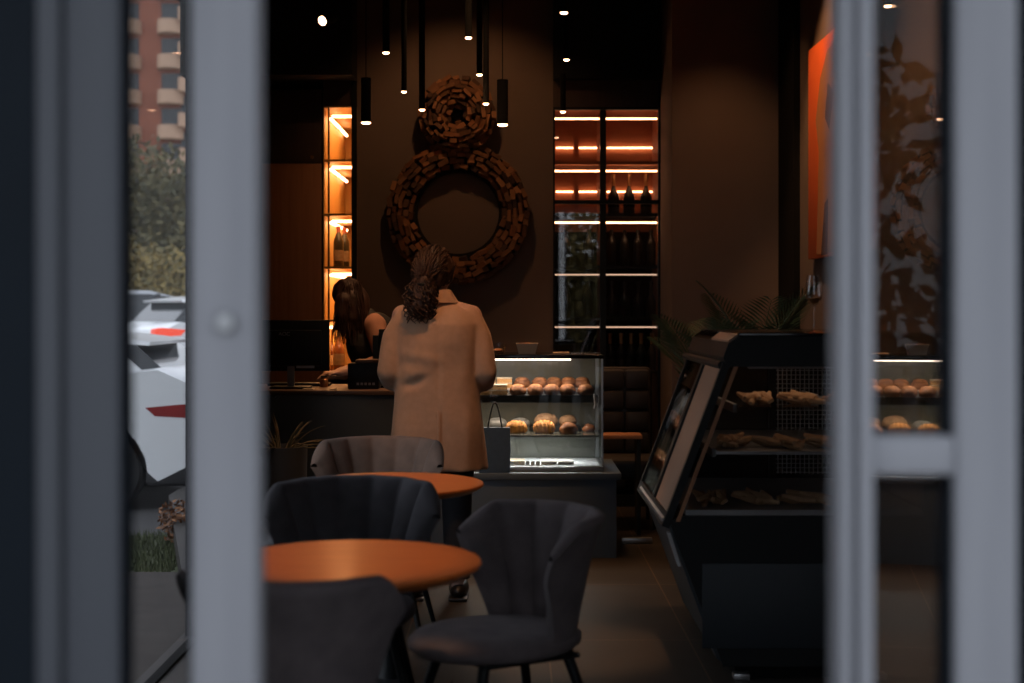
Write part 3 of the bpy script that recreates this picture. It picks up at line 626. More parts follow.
# ------------------------------------------------------------------ things on the till counter
T = .9555
g = thing('computer_monitor', 'wide black computer monitor seen from behind on the till counter', 'monitor', (P(291,0,7.95).x, 7.95, T))
c = g.location
def mz(py, d=7.95): return H-(py-YH)/F*d-T
obj('panel', MB().box((262-291)/F*7.95,(329.5-291)/F*7.95,0,.012,mz(371),mz(320),.003).box((268-291)/F*7.95,(322-291)/F*7.95,-.022,0,mz(366),mz(330),.008), 'black', g)
obj('screen', MB().box((264-291)/F*7.95,(327-291)/F*7.95,.012,.0135,mz(369),mz(322)), 'black_gloss', g)
obj('stand', MB().box(-.02,.02,-.012,.012,.01,mz(360),.003), 'plastic_grey', g, label='grey stand column')
obj('foot', MB().box(-.11,.11,-.08,.09,0,.012,.004), 'black', g)
obj('port_strip', MB().box((297-291)/F*7.95,(315-291)/F*7.95,-.026,-.022,mz(368),mz(365.5)), 'steel', g)
text('brand_lettering', 'AOC', .03, 'plastic_grey', g, ((285-291)/F*7.95,-.0235,mz(334)), (PI/2,0,0))
g = thing('receipt_printer', 'black boxy receipt printer with a wooden-brown lid on the till counter', 'printer', (P(367,0,7.95).x, 7.93, T))
obj('housing', MB().box(-.10,.075,-.06,.12,0,.145,.006), 'black', g)
obj('lid', MB().box(-.058,.072,-.065,.10,.145,.165,.004), 'counter_top', g, label='brown lid')
m_ = MB()
for i in range(5): m_.box(-.05+i*.022,-.036+i*.022,-.0615,-.06,.022,.036)
obj('button_row', m_, 'plastic_grey', g)
g = thing('card_terminal_screen', 'tall black till screen on a stand between printer and the woman', 'till screen', (P(387,0,8.02).x, 8.05, T))
obj('screen_body', MB().box(-.05,.09,-.012,.012,.08,.335,.006), 'black', g)
obj('side_pod', MB().box(-.085,-.05,-.01,.02,.10,.30,.004), 'black', g)
obj('stand', MB().box(-.02,.05,-.01,.02,.01,.1).box(-.05,.09,-.05,.07,0,.012,.003), 'black', g)
for nm, px, w_, lb in (('notepad', 309, .06, 'small yellow paper pad lying flat before the monitor'), ('receipt_slip', 334, .035, 'small pale paper slip lying by the printer')):
    x = P(px,0,7.85).x; obj(nm, MB().box(x-w_/2,x+w_/2,7.80,7.86,T,T+.006,.001), 'cream', None, lb, 'paper')
g = thing('small_amber_glass', 'small amber lit glass jar standing behind the counter top by the monitor', 'jar', (P(324,0,8.1).x, 8.1, T))
obj('jar_body', MB().lathe([(0,0),(.022,0),(.024,.01),(.024,.04),(.018,.048),(.018,.055),(0,.055)], seg=16), 'foil', g)
obj('jar_lid', MB().lathe([(0,.055),(.019,.055),(.019,.063),(0,.064)], seg=16), 'black', g)
x = P(300,0,8.1).x
obj('keyboard', MB().box(x-.2,x+.16,8.16,8.28,T,T+.018,.004), 'black', None, 'black keyboard lying behind the monitor on the counter', 'keyboard')
g = thing('counter_sign_mark', 'x', 'x') if False else None
obj('counter_scribble', MB().tube([P(275,398,7.745),P(281,391,7.745),P(277,400,7.745),P(283,393,7.745)], .002, 5), 'plastic_grey', [o for o in COL.objects if o.name=='till_counter'][0], world=True, label='pale handwritten line mark on counter front')

# ------------------------------------------------------------------ people
def limb(m, pts, rs, seg=14):
    for i in range(len(pts)-1):
        a, b = Vector(pts[i]), Vector(pts[i+1]); n = 5
        m.tube([a.lerp(b,t/n) for t in range(n+1)], [rs[i]+(rs[i+1]-rs[i])*t/n for t in range(n+1)], seg)
    for p, r in zip(pts, rs): m.ball(p, r, 14, 10)
def hand(m, w, d, up, s=1.0, curl=.5, side=1):
    w = Vector(w); d = Vector(d).normalized(); up = Vector(up).normalized(); r = d.cross(up).normalized()*side; up = (r.cross(d)*side).normalized()
    for k in range(5): m.ball(w+d*(.012+.018*k)*s, (.026*s,.026*s,.018*s), 10, 8)
    for k in range(4):
        m.tube([w+r*(k-1.5)*.019*s+d*.015*s, w+r*(k-1.5)*.020*s+d*.088*s], .0115*s, 8)
        L = (.068,.076,.072,.056)[k]*s; p = w+r*(k-1.5)*.0205*s+d*.085*s; dd = d.copy(); pts = [p]
        for q in range(3):
            dd = (dd-up*curl*.6).normalized(); p = p+dd*L/3*(1.1-.1*q); pts.append(p)
        m.tube(pts, [.0098*s,.009*s,.0085*s,.0068*s], 8); m.ball(pts[-1], .0068*s, 8, 6)
    p = w+d*.03*s-r*.026*s; pts = [p, p+(d*.6-r).normalized()*.032*s, p+(d*.6-r).normalized()*.032*s+(d-r*.3-up*.3).normalized()*.03*s]
    m.tube(pts, [.012*s,.010*s,.008*s], 8); m.ball(pts[-1], .008*s, 8, 6)
def head(m, c, R, s=1.0):
    """c centre of skull, R 3x3 rotation: local +y is the face direction, +z up"""
    def q(x,y,z): return Vector(c)+R@(Vector((x,y,z))*s)
    def bl(p, r): m.ball(q(*p), tuple(v*s for v in r), 18, 14, tilt=R)
    bl((0,-.012,.02),(.074,.092,.092)); bl((0,.02,-.045),(.060,.068,.070)); bl((0,.045,-.085),(.030,.034,.026))
    m.tube([q(0,.082,.012), q(0,.104,-.028), q(0,.088,-.038)], [.009*s,.014*s,.013*s], 8); bl((0,.100,-.030),(.013,.012,.010))
    for sd in (-1,1):
        bl((sd*.030,.076,.008),(.013,.010,.007)); bl((sd*.032,.072,.026),(.020,.012,.006)); bl((sd*.040,.055,-.030),(.020,.018,.018))
        bl((sd*.076,-.005,-.010),(.008,.018,.030)); bl((sd*.079,.0,-.030),(.006,.010,.011))
    bl((0,.084,-.062),(.024,.010,.005)); bl((0,.083,-.071),(.020,.010,.006))
def strands(base, n, R, L, seed, curl=.012, down=(0,0,-1), r=.0045, spread=.04):
    m = MB(); rnd = random.Random(seed); base = Vector(base); dn = Vector(down).normalized()
    for i in range(n):
        a = rnd.uniform(0,2*PI); rr = R*math.sqrt(rnd.random()); p0 = base+Vector((math.cos(a)*rr, math.sin(a)*rr*.7, rnd.uniform(-.02,.02)))
        out = Vector((math.cos(a), math.sin(a)*.7, 0))*spread*rnd.uniform(.3,1); LL = L*rnd.uniform(.6,1.05); ph = rnd.uniform(0,6.28); w_ = rnd.uniform(1.5,3.2); pts = []
        for k in range(13):
            t = k/12; cu = curl*(.4+t); an = ph+t*w_*2*PI
            pts.append(p0+dn*LL*t+out*math.sin(t*PI*.85)+Vector((math.cos(an), math.sin(an), 0))*cu)
        m.tube(pts, [r*(1-.6*abs(2*k/12-1)**3) for k in range(13)], 5)
    return m
# --- customer, seen from behind, facing the counter (+y)
WX, WY = P(437,0,6.8).x, 6.8
g = thing('person', 'woman with curly tied hair in a long beige coat, standing with her back turned', 'person', (WX, WY, 0))
b = MB()
limb(b, [(0,0,.95),(0,.0,1.12),(0,-.01,1.30),(0,-.005,1.40)], [.120,.108,.112,.085])
for sd in (-1,1):
    limb(b, [(sd*.09,0,.90),(sd*.095,.01,.50),(sd*.10,-.01,.11)], [.095,.062,.042]); limb(b, [(sd*.10,-.02,.05),(sd*.105,.08,.04),(sd*.107,.15,.03)], [.038,.036,.026])
    limb(b, [(sd*.165,0,1.37),(sd*.225,-.02,1.11),(sd*.15,.20,1.02)], [.055,.043,.028]); limb(b, [(0,0,1.40),(sd*.165,0,1.37)], [.07,.055])
    hand(b, (sd*.15,.20,1.02), (-sd*.55,.8,-.05), (0,-.2,1), .95, .6, sd)
limb(b, [(0,-.005,1.38),(0,.01,1.50)], [.055,.050]); RW = Matrix.Rotation(math.radians(-20),3,'Z')@Matrix.Rotation(math.radians(-14),3,'X')
HC = Vector((-.012,.02,1.575)); head(b, HC, RW, 1.0)
robj('body', b, 'skin', g, .0075, 3)
cb = MB(); rows = []
prof = [(.625,.238,.165,.01),(.68,.234,.163,.01),(.85,.222,.155,.0),(1.0,.208,.145,.0),(1.12,.192,.135,-.005),(1.24,.196,.135,-.01),(1.33,.200,.125,-.01),(1.385,.175,.10,-.005),(1.42,.11,.078,0),(1.455,.062,.062,.0),(1.475,.058,.060,.002)]
for z, rx, ry, oy in prof:
    row = []
    for k_ in range(48):
        a = 2*PI*k_/48; f = 1+.03*max(0,(1.15-z))/.5*math.sin(a*5+.6)+.012*max(0,(1.15-z))*math.sin(a*11)
        e = .80; ca, sa = math.cos(a), math.sin(a)
        row.append(Vector((rx*f*math.copysign(abs(ca)**e,ca), oy+ry*f*math.copysign(abs(sa)**e,sa), z)))
    rows.append(row)
cb.quadgrid(rows, closed_v=True, cap0=True, cap1=True)
for sd in (-1,1):
    limb(cb, [(sd*.160,-.005,1.372),(sd*.205,-.015,1.27),(sd*.236,-.03,1.10),(sd*.225,.06,1.055),(sd*.165,.17,1.035)], [.054,.060,.058,.056,.044])
cm = remeshed(cb, .011, 4)
for v in cm.vertices:     # folds pulled from the left elbow, back seam, gentle drape
    x, y, z = v.co; n = 0
    if y < 0:
        n += .010*math.exp(-((x+.10)**2/.004+(z-1.10)**2/.0012))-.016*math.exp(-((x+.10)**2/.003+(z-1.055-.35*(x+.1))**2/.0005))+.010*math.exp(-((x+.07)**2/.008+(z-1.16+.2*x)**2/.0008))
        n -= .005*math.exp(-(x-.012)**2/.00004)*(1 if z < 1.44 else 0)
    v.co += v.normal*(n+.008*noise.noise(Vector((x*7,y*7,z*3.5)))+.004*noise.noise(Vector((x*16,y*16,z*7))))
cm.materials.clear(); cm.materials.append(MT['coat'])
coat = obj('coat', None, None, g, mesh=cm, label='long beige wool coat')
obj('collar', MB().quadgrid([[Vector((math.cos(a)*rx, -.002+math.sin(a)*ry, z)) for a in [2*PI*k_/28 for k_ in range(28)]] for z, rx, ry in ((1.495,.058,.060),(1.500,.066,.068),(1.475,.082,.080),(1.435,.108,.092),(1.432,.100,.084),(1.47,.07,.07))], closed_v=True, closed_u=True), 'coat', g)
obj('vent_flap', MB().prism([(.004,.632),(.012,.632),(.012,.92),(.004,.92)], -.176, -.168), 'coat', g)
for sd in (-1,1):
    obj('trouser_leg', MB().tube([(sd*.09,0,.80),(sd*.095,.01,.5),(sd*.10,-.01,.10)], [.105,.075,.06], 16), 'trouser', g)
    obj('shoe', MB().ball((sd*.105,.05,.045),(.05,.14,.044)).box(sd*.105-.045,sd*.105+.045,-.09,.18,0,.018,.008), 'shoe', g)
hb = MB(); q = lambda x,y,z: HC+RW@Vector((x,y,z))
hb.ball(q(0,-.02,.022),(.100,.108,.104),20,14,tilt=RW); hb.ball(q(0,-.06,-.02),(.078,.07,.085),18,12,tilt=RW); hb.ball(q(.0,-.105,-.06),(.05,.045,.045))
hb.ball(q(-.005,-.115,-.10),(.055,.045,.055)); hb.ball(q(-.012,-.115,-.155),(.060,.044,.060)); hb.ball(q(-.022,-.12,-.20),(.045,.036,.040))
hr = robj('hair', hb, 'hair', g, .008, 2, disp=.012, dscale=38, label='dark curly hair tied low')
hs = strands(q(-.005,-.12,-.07), 150, .05, .185, 4, .013, (-.12,-.02,-1), .0042, .038)
rnd = random.Random(5)
for i in range(230):     # curls over the back of the head
    a = rnd.uniform(-2.9,-.2); e = rnd.uniform(-.6,1.3); c0 = Vector((math.cos(a)*math.cos(e)*.094, -.02+math.sin(a)*math.cos(e)*.108, .025+math.sin(e)*.106)); tgt = Vector((-.01,-.125,-.07)); ph = rnd.uniform(0,6)
    pts = []
    for k_ in range(9):
        t = k_/8; p = c0.lerp(tgt,t); p += (p-Vector((0,-.02,.01))).normalized()*(.018*math.sin(t*PI)+.005); p += Vector((math.cos(ph+t*9),math.sin(ph+t*9),math.cos(ph+t*7)))*.0055
        pts.append(HC+RW@p)
    hs.tube(pts, [.0044]*9, 5)
obj('curl', hs, 'hair', hr, label='loose ringlets')
obj('hair_tie', MB().lathe([(.033,-.008),(.041,0),(.033,.008)], q(-.005,-.125,-.085), 20), 'black', hr)
# --- barista bending behind the counter, facing left
BX, BY = P(360,0,8.9).x, 8.9
g = thing('person', 'barista with long dark hair and dark apron, bending over the till behind the counter', 'person', (BX, BY, 0))
def bp(px, py, dd=0): v = P(px,py,8.9+dd); return Vector((v.x-BX, dd, v.z))
b = MB()
hip = Vector((.16,.05,.92)); chest = bp(375,345)+Vector((0,.02,0)); neck = bp(362,313)
limb(b, [hip, hip.lerp(chest,.5), chest, chest.lerp(neck,.75)], [.13,.115,.125,.075])
for sd in (-1,1):
    limb(b, [hip+Vector((0,sd*.09,-.02)),hip+Vector((-.03,sd*.10,-.42)),hip+Vector((.02,sd*.10,-.81))], [.09,.06,.042]); limb(b, [(.17,.05+sd*.10,.05),(.05,.05+sd*.10,.035)], [.038,.030])
shR = bp(375,325,-.13); elR = bp(386,362,-.20); wrR = Vector((bp(346,367).x,-.32,1.02))
limb(b, [shR,elR,wrR], [.055,.043,.028]); hand(b, wrR, (-1,-.15,-.12), (0,0,1), .95, .45, 1)
shL = bp(372,325,.15); elL = bp(366,366,.22); wrL = bp(343,376,.10)
limb(b, [shL,elL,wrL], [.055,.043,.028]); hand(b, wrL, (-1,-.3,-.1), (0,0,1), .95, .4, -1)
limb(b, [shR,shL], [.06,.06]); limb(b, [chest.lerp(neck,.6), neck, bp(355,305)], [.06,.05,.048])
HB = bp(348,299); RB = Matrix.Rotation(math.radians(80),3,'Z')@Matrix.Rotation(math.radians(-38),3,'X'); head(b, HB, RB, .98)
robj('body', b, 'skin', g, .0075, 3)
c_ = MB(); limb(c_, [hip, hip.lerp(chest,.5), chest, chest.lerp(neck,.62)], [.155,.140,.15,.085]); limb(c_, [shR,shL], [.072,.072])
limb(c_, [shR,shR.lerp(elR,.5),elR,elR.lerp(wrR,.45)], [.070,.062,.058,.046]); limb(c_, [shL,elL,elL.lerp(wrL,.45)], [.066,.055,.042])
robj('blouse', c_, 'shirt', g, .010, 3, disp=.010, dscale=16, label='dusty pink long sleeved blouse')
c_ = MB(); limb(c_, [hip+Vector((0,0,-.15)), hip.lerp(chest,.5), chest+Vector((-.02,0,.0)), chest.lerp(neck,.75)], [.172,.158,.166,.09]); c_.ball(chest.lerp(neck,.5)+Vector((.05,.06,.01)), .10)
robj('apron', c_, 'apron', g, .010, 3, disp=.008, dscale=10, label='black apron vest')
for sd in (-1,1): obj('trouser_leg', MB().tube([hip+Vector((0,sd*.09,-.02)),hip+Vector((-.03,sd*.10,-.42)),hip+Vector((.02,sd*.10,-.84))], [.11,.075,.06], 14), 'trouser', g)
for sd in (-1,1): obj('shoe', MB().ball((.10,.05+sd*.10,.045),(.14,.05,.044)).box(-.03,.22,.05+sd*.1-.045,.05+sd*.1+.045,0,.018,.008), 'shoe', g)
hb = MB(); q = lambda x,y,z: HB+RB@Vector((x,y,z))
hb.ball(q(0,-.022,.03),(.090,.102,.100),20,14,tilt=RB); hb.ball(q(0,-.05,-.03),(.085,.075,.09),18,12,tilt=RB)
limb(hb, [bp(344,300,-.08),bp(341,315,-.09),bp(343,332,-.07)], [.055,.042,.020]); limb(hb, [bp(353,300,-.06),bp(353,318,-.08),bp(351,334,-.08)], [.065,.050,.02]); limb(hb, [bp(360,300,-.03),bp(362,318,-.05),bp(360,336,-.06)], [.06,.050,.02])
hr = robj('hair', hb, 'hair_black', g, .008, 3, disp=.010, dscale=30, label='long dark loose hair')
hs = MB(); rnd = random.Random(8)
for i in range(150):
    x0 = rnd.uniform(337,366); p0 = bp(x0*.6+352*.4, rnd.uniform(281,296), rnd.uniform(-.10,.02)); x1 = x0+rnd.uniform(-4,3); p1 = bp(x1, rnd.uniform(326,347), rnd.uniform(-.13,-.05)); ph = rnd.uniform(0,6)
    pts = []
    for k_ in range(9):
        t = k_/8; p = p0.lerp(p1,t); p += Vector((math.cos(ph+t*6)*.006+((x0-352)/12)*.035*math.sin(t*PI*.7)*.6, -.03*math.sin(t*PI)+math.sin(ph+t*6)*.005, 0)); pts.append(p)
    hs.tube(pts, [.0032,.0036,.0036,.0036,.0034,.0032,.003,.0025,.0015], 5)
obj('strand', hs, 'hair_black', hr, label='loose hanging strands')

# ------------------------------------------------------------------ chairs
def chair_meshes(vel):
    nu, nv = 64, 16; A = math.radians(98)
    def surf(off, ch):
        rows = []
        for i in range(nu+1):
            u = -1+2*i/nu; row = []
            for j in range(nv+1):
                v = j/nv; Hh = .40-.010*abs(u)**2-.085*max(0,abs(u)-.72)**1.5/.28**1.5
                aa = u*A*(.80+.20*min(1,v*1.3)); z = .43+v*Hh
                r = .172+.072*v**1.1+.014*v**8+.014*max(0,abs(u)-.6)/.4*v*v - off
                if ch: r += .014-.022*abs(math.cos(u*PI*3.5))**.45*min(1,5*v)
                row.append(Vector((math.sin(aa)*r*1.05, math.cos(aa)*r*.98, z)))
            rows.append(row)
        return rows
    o, n = surf(0, False), surf(.042, True)
    m = MB(); rows = []
    for a, b in zip(o, n):
        top = a[-1].lerp(b[-1], .5)+Vector((0,0,.016)); t1 = a[-1].lerp(b[-1], .15)+Vector((0,0,.010)); t2 = a[-1].lerp(b[-1], .85)+Vector((0,0,.010))
        rows.append(list(a)+[t1,top,t2]+list(reversed(b)))
    m.quadgrid(rows, closed_v=True, cap0=False, cap1=False)
    for rr in (rows[0], rows[-1]):
        half = nv+1
        for j in range(half-1):
            try: m.b.faces.new([m.b.verts.new(rr[j]), m.b.verts.new(rr[j+1]), m.b.verts.new(rr[-2-j]), m.b.verts.new(rr[-1-j])])
            except ValueError: pass
    back = m.mesh('backrest', vel, ang=60)
    s_ = MB(); prof = [(.0,.42),(.17,.42),(.215,.425),(.235,.442),(.237,.462),(.222,.480),(.16,.491),(.0,.495)]
    s_.lathe(prof, (0,-.055,0), 40, sx=.86, sy=1.06)
    seat = s_.mesh('seat', vel, ang=60)
    legs = [MB().tube([(sx*.13,sy*.13-.03,.41),(sx*.225,sy*.23-.03,.0)], [.016,.010], 12).mesh('leg','black') for sx in (-1,1) for sy in (-1,1)]
    fr = MB().box(-.15,.15,-.17,.13,  .405,.421,.005).mesh('seat_frame','black')
    return back, seat, legs, fr
CM = {v: chair_meshes(v) for v in ('velvet','velvet_lit','velvet_shaded')}
def chair(label, loc, rz, vel='velvet', group='velvet shell chairs'):
    g = thing('shell_chair', label, 'chair', loc, rz, group); back, seat, legs, fr = CM[vel]
    obj('backrest', None, None, g, mesh=back); obj('seat', None, None, g, mesh=seat); obj('seat_frame', None, None, g, mesh=fr)
    for l_ in legs: obj('leg', None, None, g, mesh=l_)
    return g
def gx(px, d): return (px-512)/F*d
# local -y is the side a sitter faces
chair('grey velvet shell chair turned toward the doorway, right of the nearest table', (gx(513,4.15),4.15,0), math.radians(-61)).scale = (1.06,1.06,.955)
chair('grey velvet shell chair nearest the door, seen from behind at bottom left', (gx(290,3.2),3.2,0), math.radians(172)).scale = (.93,.93,.97)
chair('grey velvet shell chair between the two round tables, shade in its colour', (gx(352,4.48),4.48,0), math.radians(4), 'velvet_shaded')
chair('velvet shell chair, warm light put in its brown, behind the farther table, in front of the beige coat', (gx(378,5.95),5.95,0), math.radians(-3), 'velvet_lit')
# round padded chair at the left edge
g = thing('padded_chair', 'grey fabric chair with a rounded back, half hidden at the left door post', 'chair', (gx(269,5.85),5.85,0), math.radians(92))
rows = []
for i in range(25):
    a = math.radians(-75+150*i/24); row = []
    for j in range(9):
        t = j/8; z = .45+.36*t*(1-.12*abs(math.sin(a))**3); row.append(Vector((math.sin(a)*(.24-.03*t), math.cos(a)*(.24-.01*t), z)))
    for j in range(9):
        t = 1-j/8; z = .45+.34*t*(1-.12*abs(math.sin(a))**3); row.append(Vector((math.sin(a)*(.18-.01*t), math.cos(a)*(.18+.01*t), z)))
    rows.append(row)
obj('backrest', MB().quadgrid(rows, closed_v=True, cap0=True, cap1=True), 'fabric_grey', g, ang=70)
obj('seat', MB().lathe([(0,.39),(.2,.39),(.23,.42),(.23,.46),(.2,.48),(0,.485)], seg=32), 'fabric_grey', g)
for sx in (-1,1):
    for sy in (-1,1): obj('leg', MB().tube([(sx*.14,sy*.14,.39),(sx*.2,sy*.2,0)], [.015,.010], 10), 'black', g)
# ------------------------------------------------------------------ tables
def table(label, loc, dia):
    g = thing('round_table', label, 'table', loc, 0, 'round orange wood tables'); R = dia/2
    obj('tabletop', MB().lathe([(0,.722),(R-.03,.722),(R-.006,.736),(R,.742),(R-.002,.748),(R-.006,.75),(0,.75)], seg=72), 'orange_wood', g, ang=25)
    obj('pedestal', MB().lathe([(0,.02),(.05,.02),(.04,.06),(.032,.2),(.032,.62),(.06,.70),(.14,.722),(0,.722)], seg=32), 'black', g)
    obj('base_plate', MB().lathe([(0,0),(.23,0),(.23,.01),(.05,.022),(0,.022)], seg=40), 'black', g)
table('round orange brown wooden table nearest the door', (gx(350,3.63),3.63,0), .685)
table('round orange brown wooden table farther back, before the woman', (gx(391,5.27),5.27,0), .70)

# ------------------------------------------------------------------ deli counter on the right
Y0, Y1 = 5.3, 6.36
g = thing('slanted_deli_counter', 'large black refrigerated deli counter with sloping glass front along the right wall', 'display counter', (1.1, Y0, 0))
XB = 1.62
prof_body = [(.80,.05),(.62,.53),(.60,.60),(.64,.62),(XB,.62),(XB,.05)]
obj('lower_body', MB().prism(prof_body, Y0, Y1), 'black', g, world=True)
obj('front_panel', MB().prism([(.775,.08),(.60,.555),(.592,.60),(.60,.60),(.62,.53),(.80,.06)], Y0+.01, Y1-.01), 'slate_dark', g, world=True)
obj('side_skirt', MB().box(.72,XB-.02,Y0-.006,Y0,.12,.44,.002), 'skirt', g, world=True, label='dark blue lower side sheet')
obj('plinth', MB().box(.85,XB-.03,Y0+.04,Y1-.04,0,.05), 'black_matte', g, world=True)
for x in (.86,1.38): obj('foot', MB().box(x-.02,x+.04,Y0-.005,Y0+.05,.0,.022,.003), 'steel', g, world=True)
obj('top_housing', MB().prism([(.86,1.30),(.82,1.275),(.80,1.22),(.815,1.185),(XB,1.185),(XB,1.30)], Y0, Y1), 'black', g, world=True)
obj('top_lid', MB().box(.86,XB,Y0-.005,Y1+.01,1.30,1.313,.003), 'black_gloss', g, world=True)
def slant(y0, y1, t0, t1, o=.0, th_=.008):
    a = Vector((.598,.61)); b_ = Vector((.812,1.185)); n = Vector((-(b_-a).y, (b_-a).x)).normalized()
    p, r = a.lerp(b_,t0), a.lerp(b_,t1)
    return [(p+n*o)[:], (r+n*o)[:], (r+n*(o+th_))[:], (p+n*(o+th_))[:]]
def slab(m, y0, y1, t0, t1, o=0, th_=.008): return m.prism(slant(0,0,t0,t1,o,th_), y0, y1)
m_ = MB(); slab(m_, Y0+.03, 5.79, 0, 1, -.004, .012).prism([(.812,1.185),(.832,1.28),(.862,1.306),(.862,1.311),(.826,1.284),(.803,1.187)], Y0+.03, 5.79)  # opaque brown stands in for glass mirroring the brown wall
obj('brown_front_panel', m_, 'reflection_brown', g, world=True, label='sloping front of the nearer half, wall reflection in its brown')
for ya, yb in ((5.85, Y1-.03),):
    obj('front_glass', slab(MB(), ya, yb, .0, 1.0, .004, .007).prism([(.812,1.185),(.832,1.28),(.862,1.306),(.862,1.314),(.826,1.284),(.803,1.187)], ya, yb), 'glass_front' if 'glass_front' in MT else glassmat('glass_front', (.6,.58,.56), 1.5, .03, .5), g, world=True)
m_ = MB()
for ya, yb in ((Y0-.004,Y0+.03),(5.79,5.85),(Y1-.03,Y1+.004)): slab(m_, ya, yb, -.02, 1.02, -.01, .028)
slab(m_, Y0, Y1, -.06, .02, -.01, .03)
obj('front_frame', m_, 'black', g, world=True)
obj('hinge_rail', MB().tube([(.798,Y0+.02,1.19),(.798,Y1+.08,1.19)], .016, 10), 'black', g, world=True)
obj('edge_trim', MB().prism([(.62,.60),(.84,1.185),(.855,1.185),(.635,.60)], Y0-.008, Y0+.004), 'wood_panel', g, world=True, label='thin copper brown edge trim')
obj('bumper_rail', MB().tube([(.585,Y0+.02,.60),(.585,Y1-.1,.60)], .016, 12).prism([(.600,.555),(.640,.43),(.628,.43),(.588,.555)], Y0-.006, Y0+.04), 'steel', g, world=True)
obj('side_glass', MB().prism([(.64,.62),(.85,1.185),(XB-.06,1.185),(XB-.06,.62)], Y0+.005, Y0+.012), 'glass_deli', g, world=True)
obj('rear_post', MB().box(XB-.06,XB,Y0,Y0+.05,.62,1.185).box(XB-.06,XB,Y1-.05,Y1,.62,1.185).box(1.16,1.19,Y1-.05,Y1,.62,1.185), 'black', g, world=True)
m_ = MB()
for i in range(19): m_.box(1.2+i*.02,1.204+i*.02,Y1-.035,Y1-.031,.66,1.17)
for i in range(25): m_.box(1.19,XB-.06,Y1-.031,Y1-.028,.665+i*.02,.668+i*.02)
obj('rear_grille', m_, 'steel', g, world=True, smooth=False)
obj('far_end_panel', MB().prism([(.64,.62),(.85,1.185),(XB-.06,1.185),(XB-.06,.62)], Y1-.02, Y1-.008), 'black_gloss', g, world=True)
obj('added_lamp_housing', MB().box(.95,1.45,Y0+.3,Y0+.34,1.165,1.185), 'steel', g, world=True)  # housing added to go with the fill light
l = area('deli_fill_light', (1.1,Y0+.35,1.16), .5, 1.1, (1,.62,.38), (0,0,0), 'RECTANGLE'); l.data.size_y = .6  # fill light added to show the food, the case itself is unlit
l.data.energy = .4
obj('floor_deck', MB().box(.66,XB-.06,Y0+.02,Y1-.02,.62,.64), 'steel', g, world=True)
obj('upper_shelf', MB().box(.86,1.50,Y0+.05,Y1-.05,1.018,1.030), 'glass_deli', g, world=True)
obj('lower_shelf', MB().box(.78,1.52,Y0+.05,Y1-.05,.848,.860), 'steel', g, world=True)
obj('shelf_price_rail', MB().box(.845,.86,Y0+.05,Y1-.05,1.008,1.04).box(.765,.78,Y0+.05,Y1-.05,.838,.87), 'plastic_grey', g, world=True)
def filo_mesh(seed):
    rnd = random.Random(seed); m = MB()
    for i in range(12):
        a = rnd.uniform(-.5,.5); p = Vector((rnd.uniform(-.05,.05), rnd.uniform(-.07,.07), .014+.005*(i//3))); d_ = Vector((math.sin(a)*.09, math.cos(a)*.06, rnd.uniform(-.003,.006)))
        m.tube([p-d_, p, p+d_+Vector((0,0,.01))], [.008,.017,.008], 7)
    return m.mesh('filo','filo')
FM = [filo_mesh(3), filo_mesh(4)]
for j, (z, nm) in enumerate(((1.031,'top shelf'),(.861,'middle shelf'),(.641,'bottom deck'))):
    for i in range(3):
        x, y = .97+.19*i-.09*j, 5.50
        put('pile_of_breadsticks', FM[(i+j)%2], 'heap of baked sticks on the %s of the deli counter, %s' % (nm, ['leftmost','middle one','rightmost'][i]), 'pastry', 512+x*F/y, y, z, 'baked sticks in the deli counter', i*.7)
for i, (x, y, z, lb) in enumerate(((1.34,5.75,1.031,'flat metal tray tilted on the upper shelf of the deli counter'),(1.34,5.82,.861,'flat metal tray on the middle shelf of the deli counter'))):
    obj('metal_tray', MB().box(x-.12,x+.12,y-.15,y+.15,z,z+.006,.002).box(x-.12,x-.114,y-.15,y+.15,z,z+.03).box(x+.114,x+.12,y-.15,y+.15,z,z+.03), 'steel', None, lb, 'tray', 'trays in the deli counter')
# wine glass on it
g = thing('wine_glass', 'stemmed wine glass with an amber tint standing on the deli counter', 'glass', (gx(814,5.5),5.5,1.3135))
obj('bowl', MB().lathe([(.004,.10),(.018,.112),(.033,.135),(.036,.155),(.030,.20),(.027,.222),(.0255,.222),(.0285,.20),(.0345,.155),(.031,.137),(.016,.116),(0,.108)], seg=28), 'glass_clear', g)
obj('stem', MB().lathe([(.033,0),(.032,.002),(.008,.006),(.0035,.015),(.003,.095),(.005,.104),(0,.106)], seg=24), 'glass_clear', g)
obj('amber_liquid', MB().lathe([(0,.1095),(.0155,.118),(.026,.132),(.026,.133),(0,.133)], seg=24), 'foil', g)

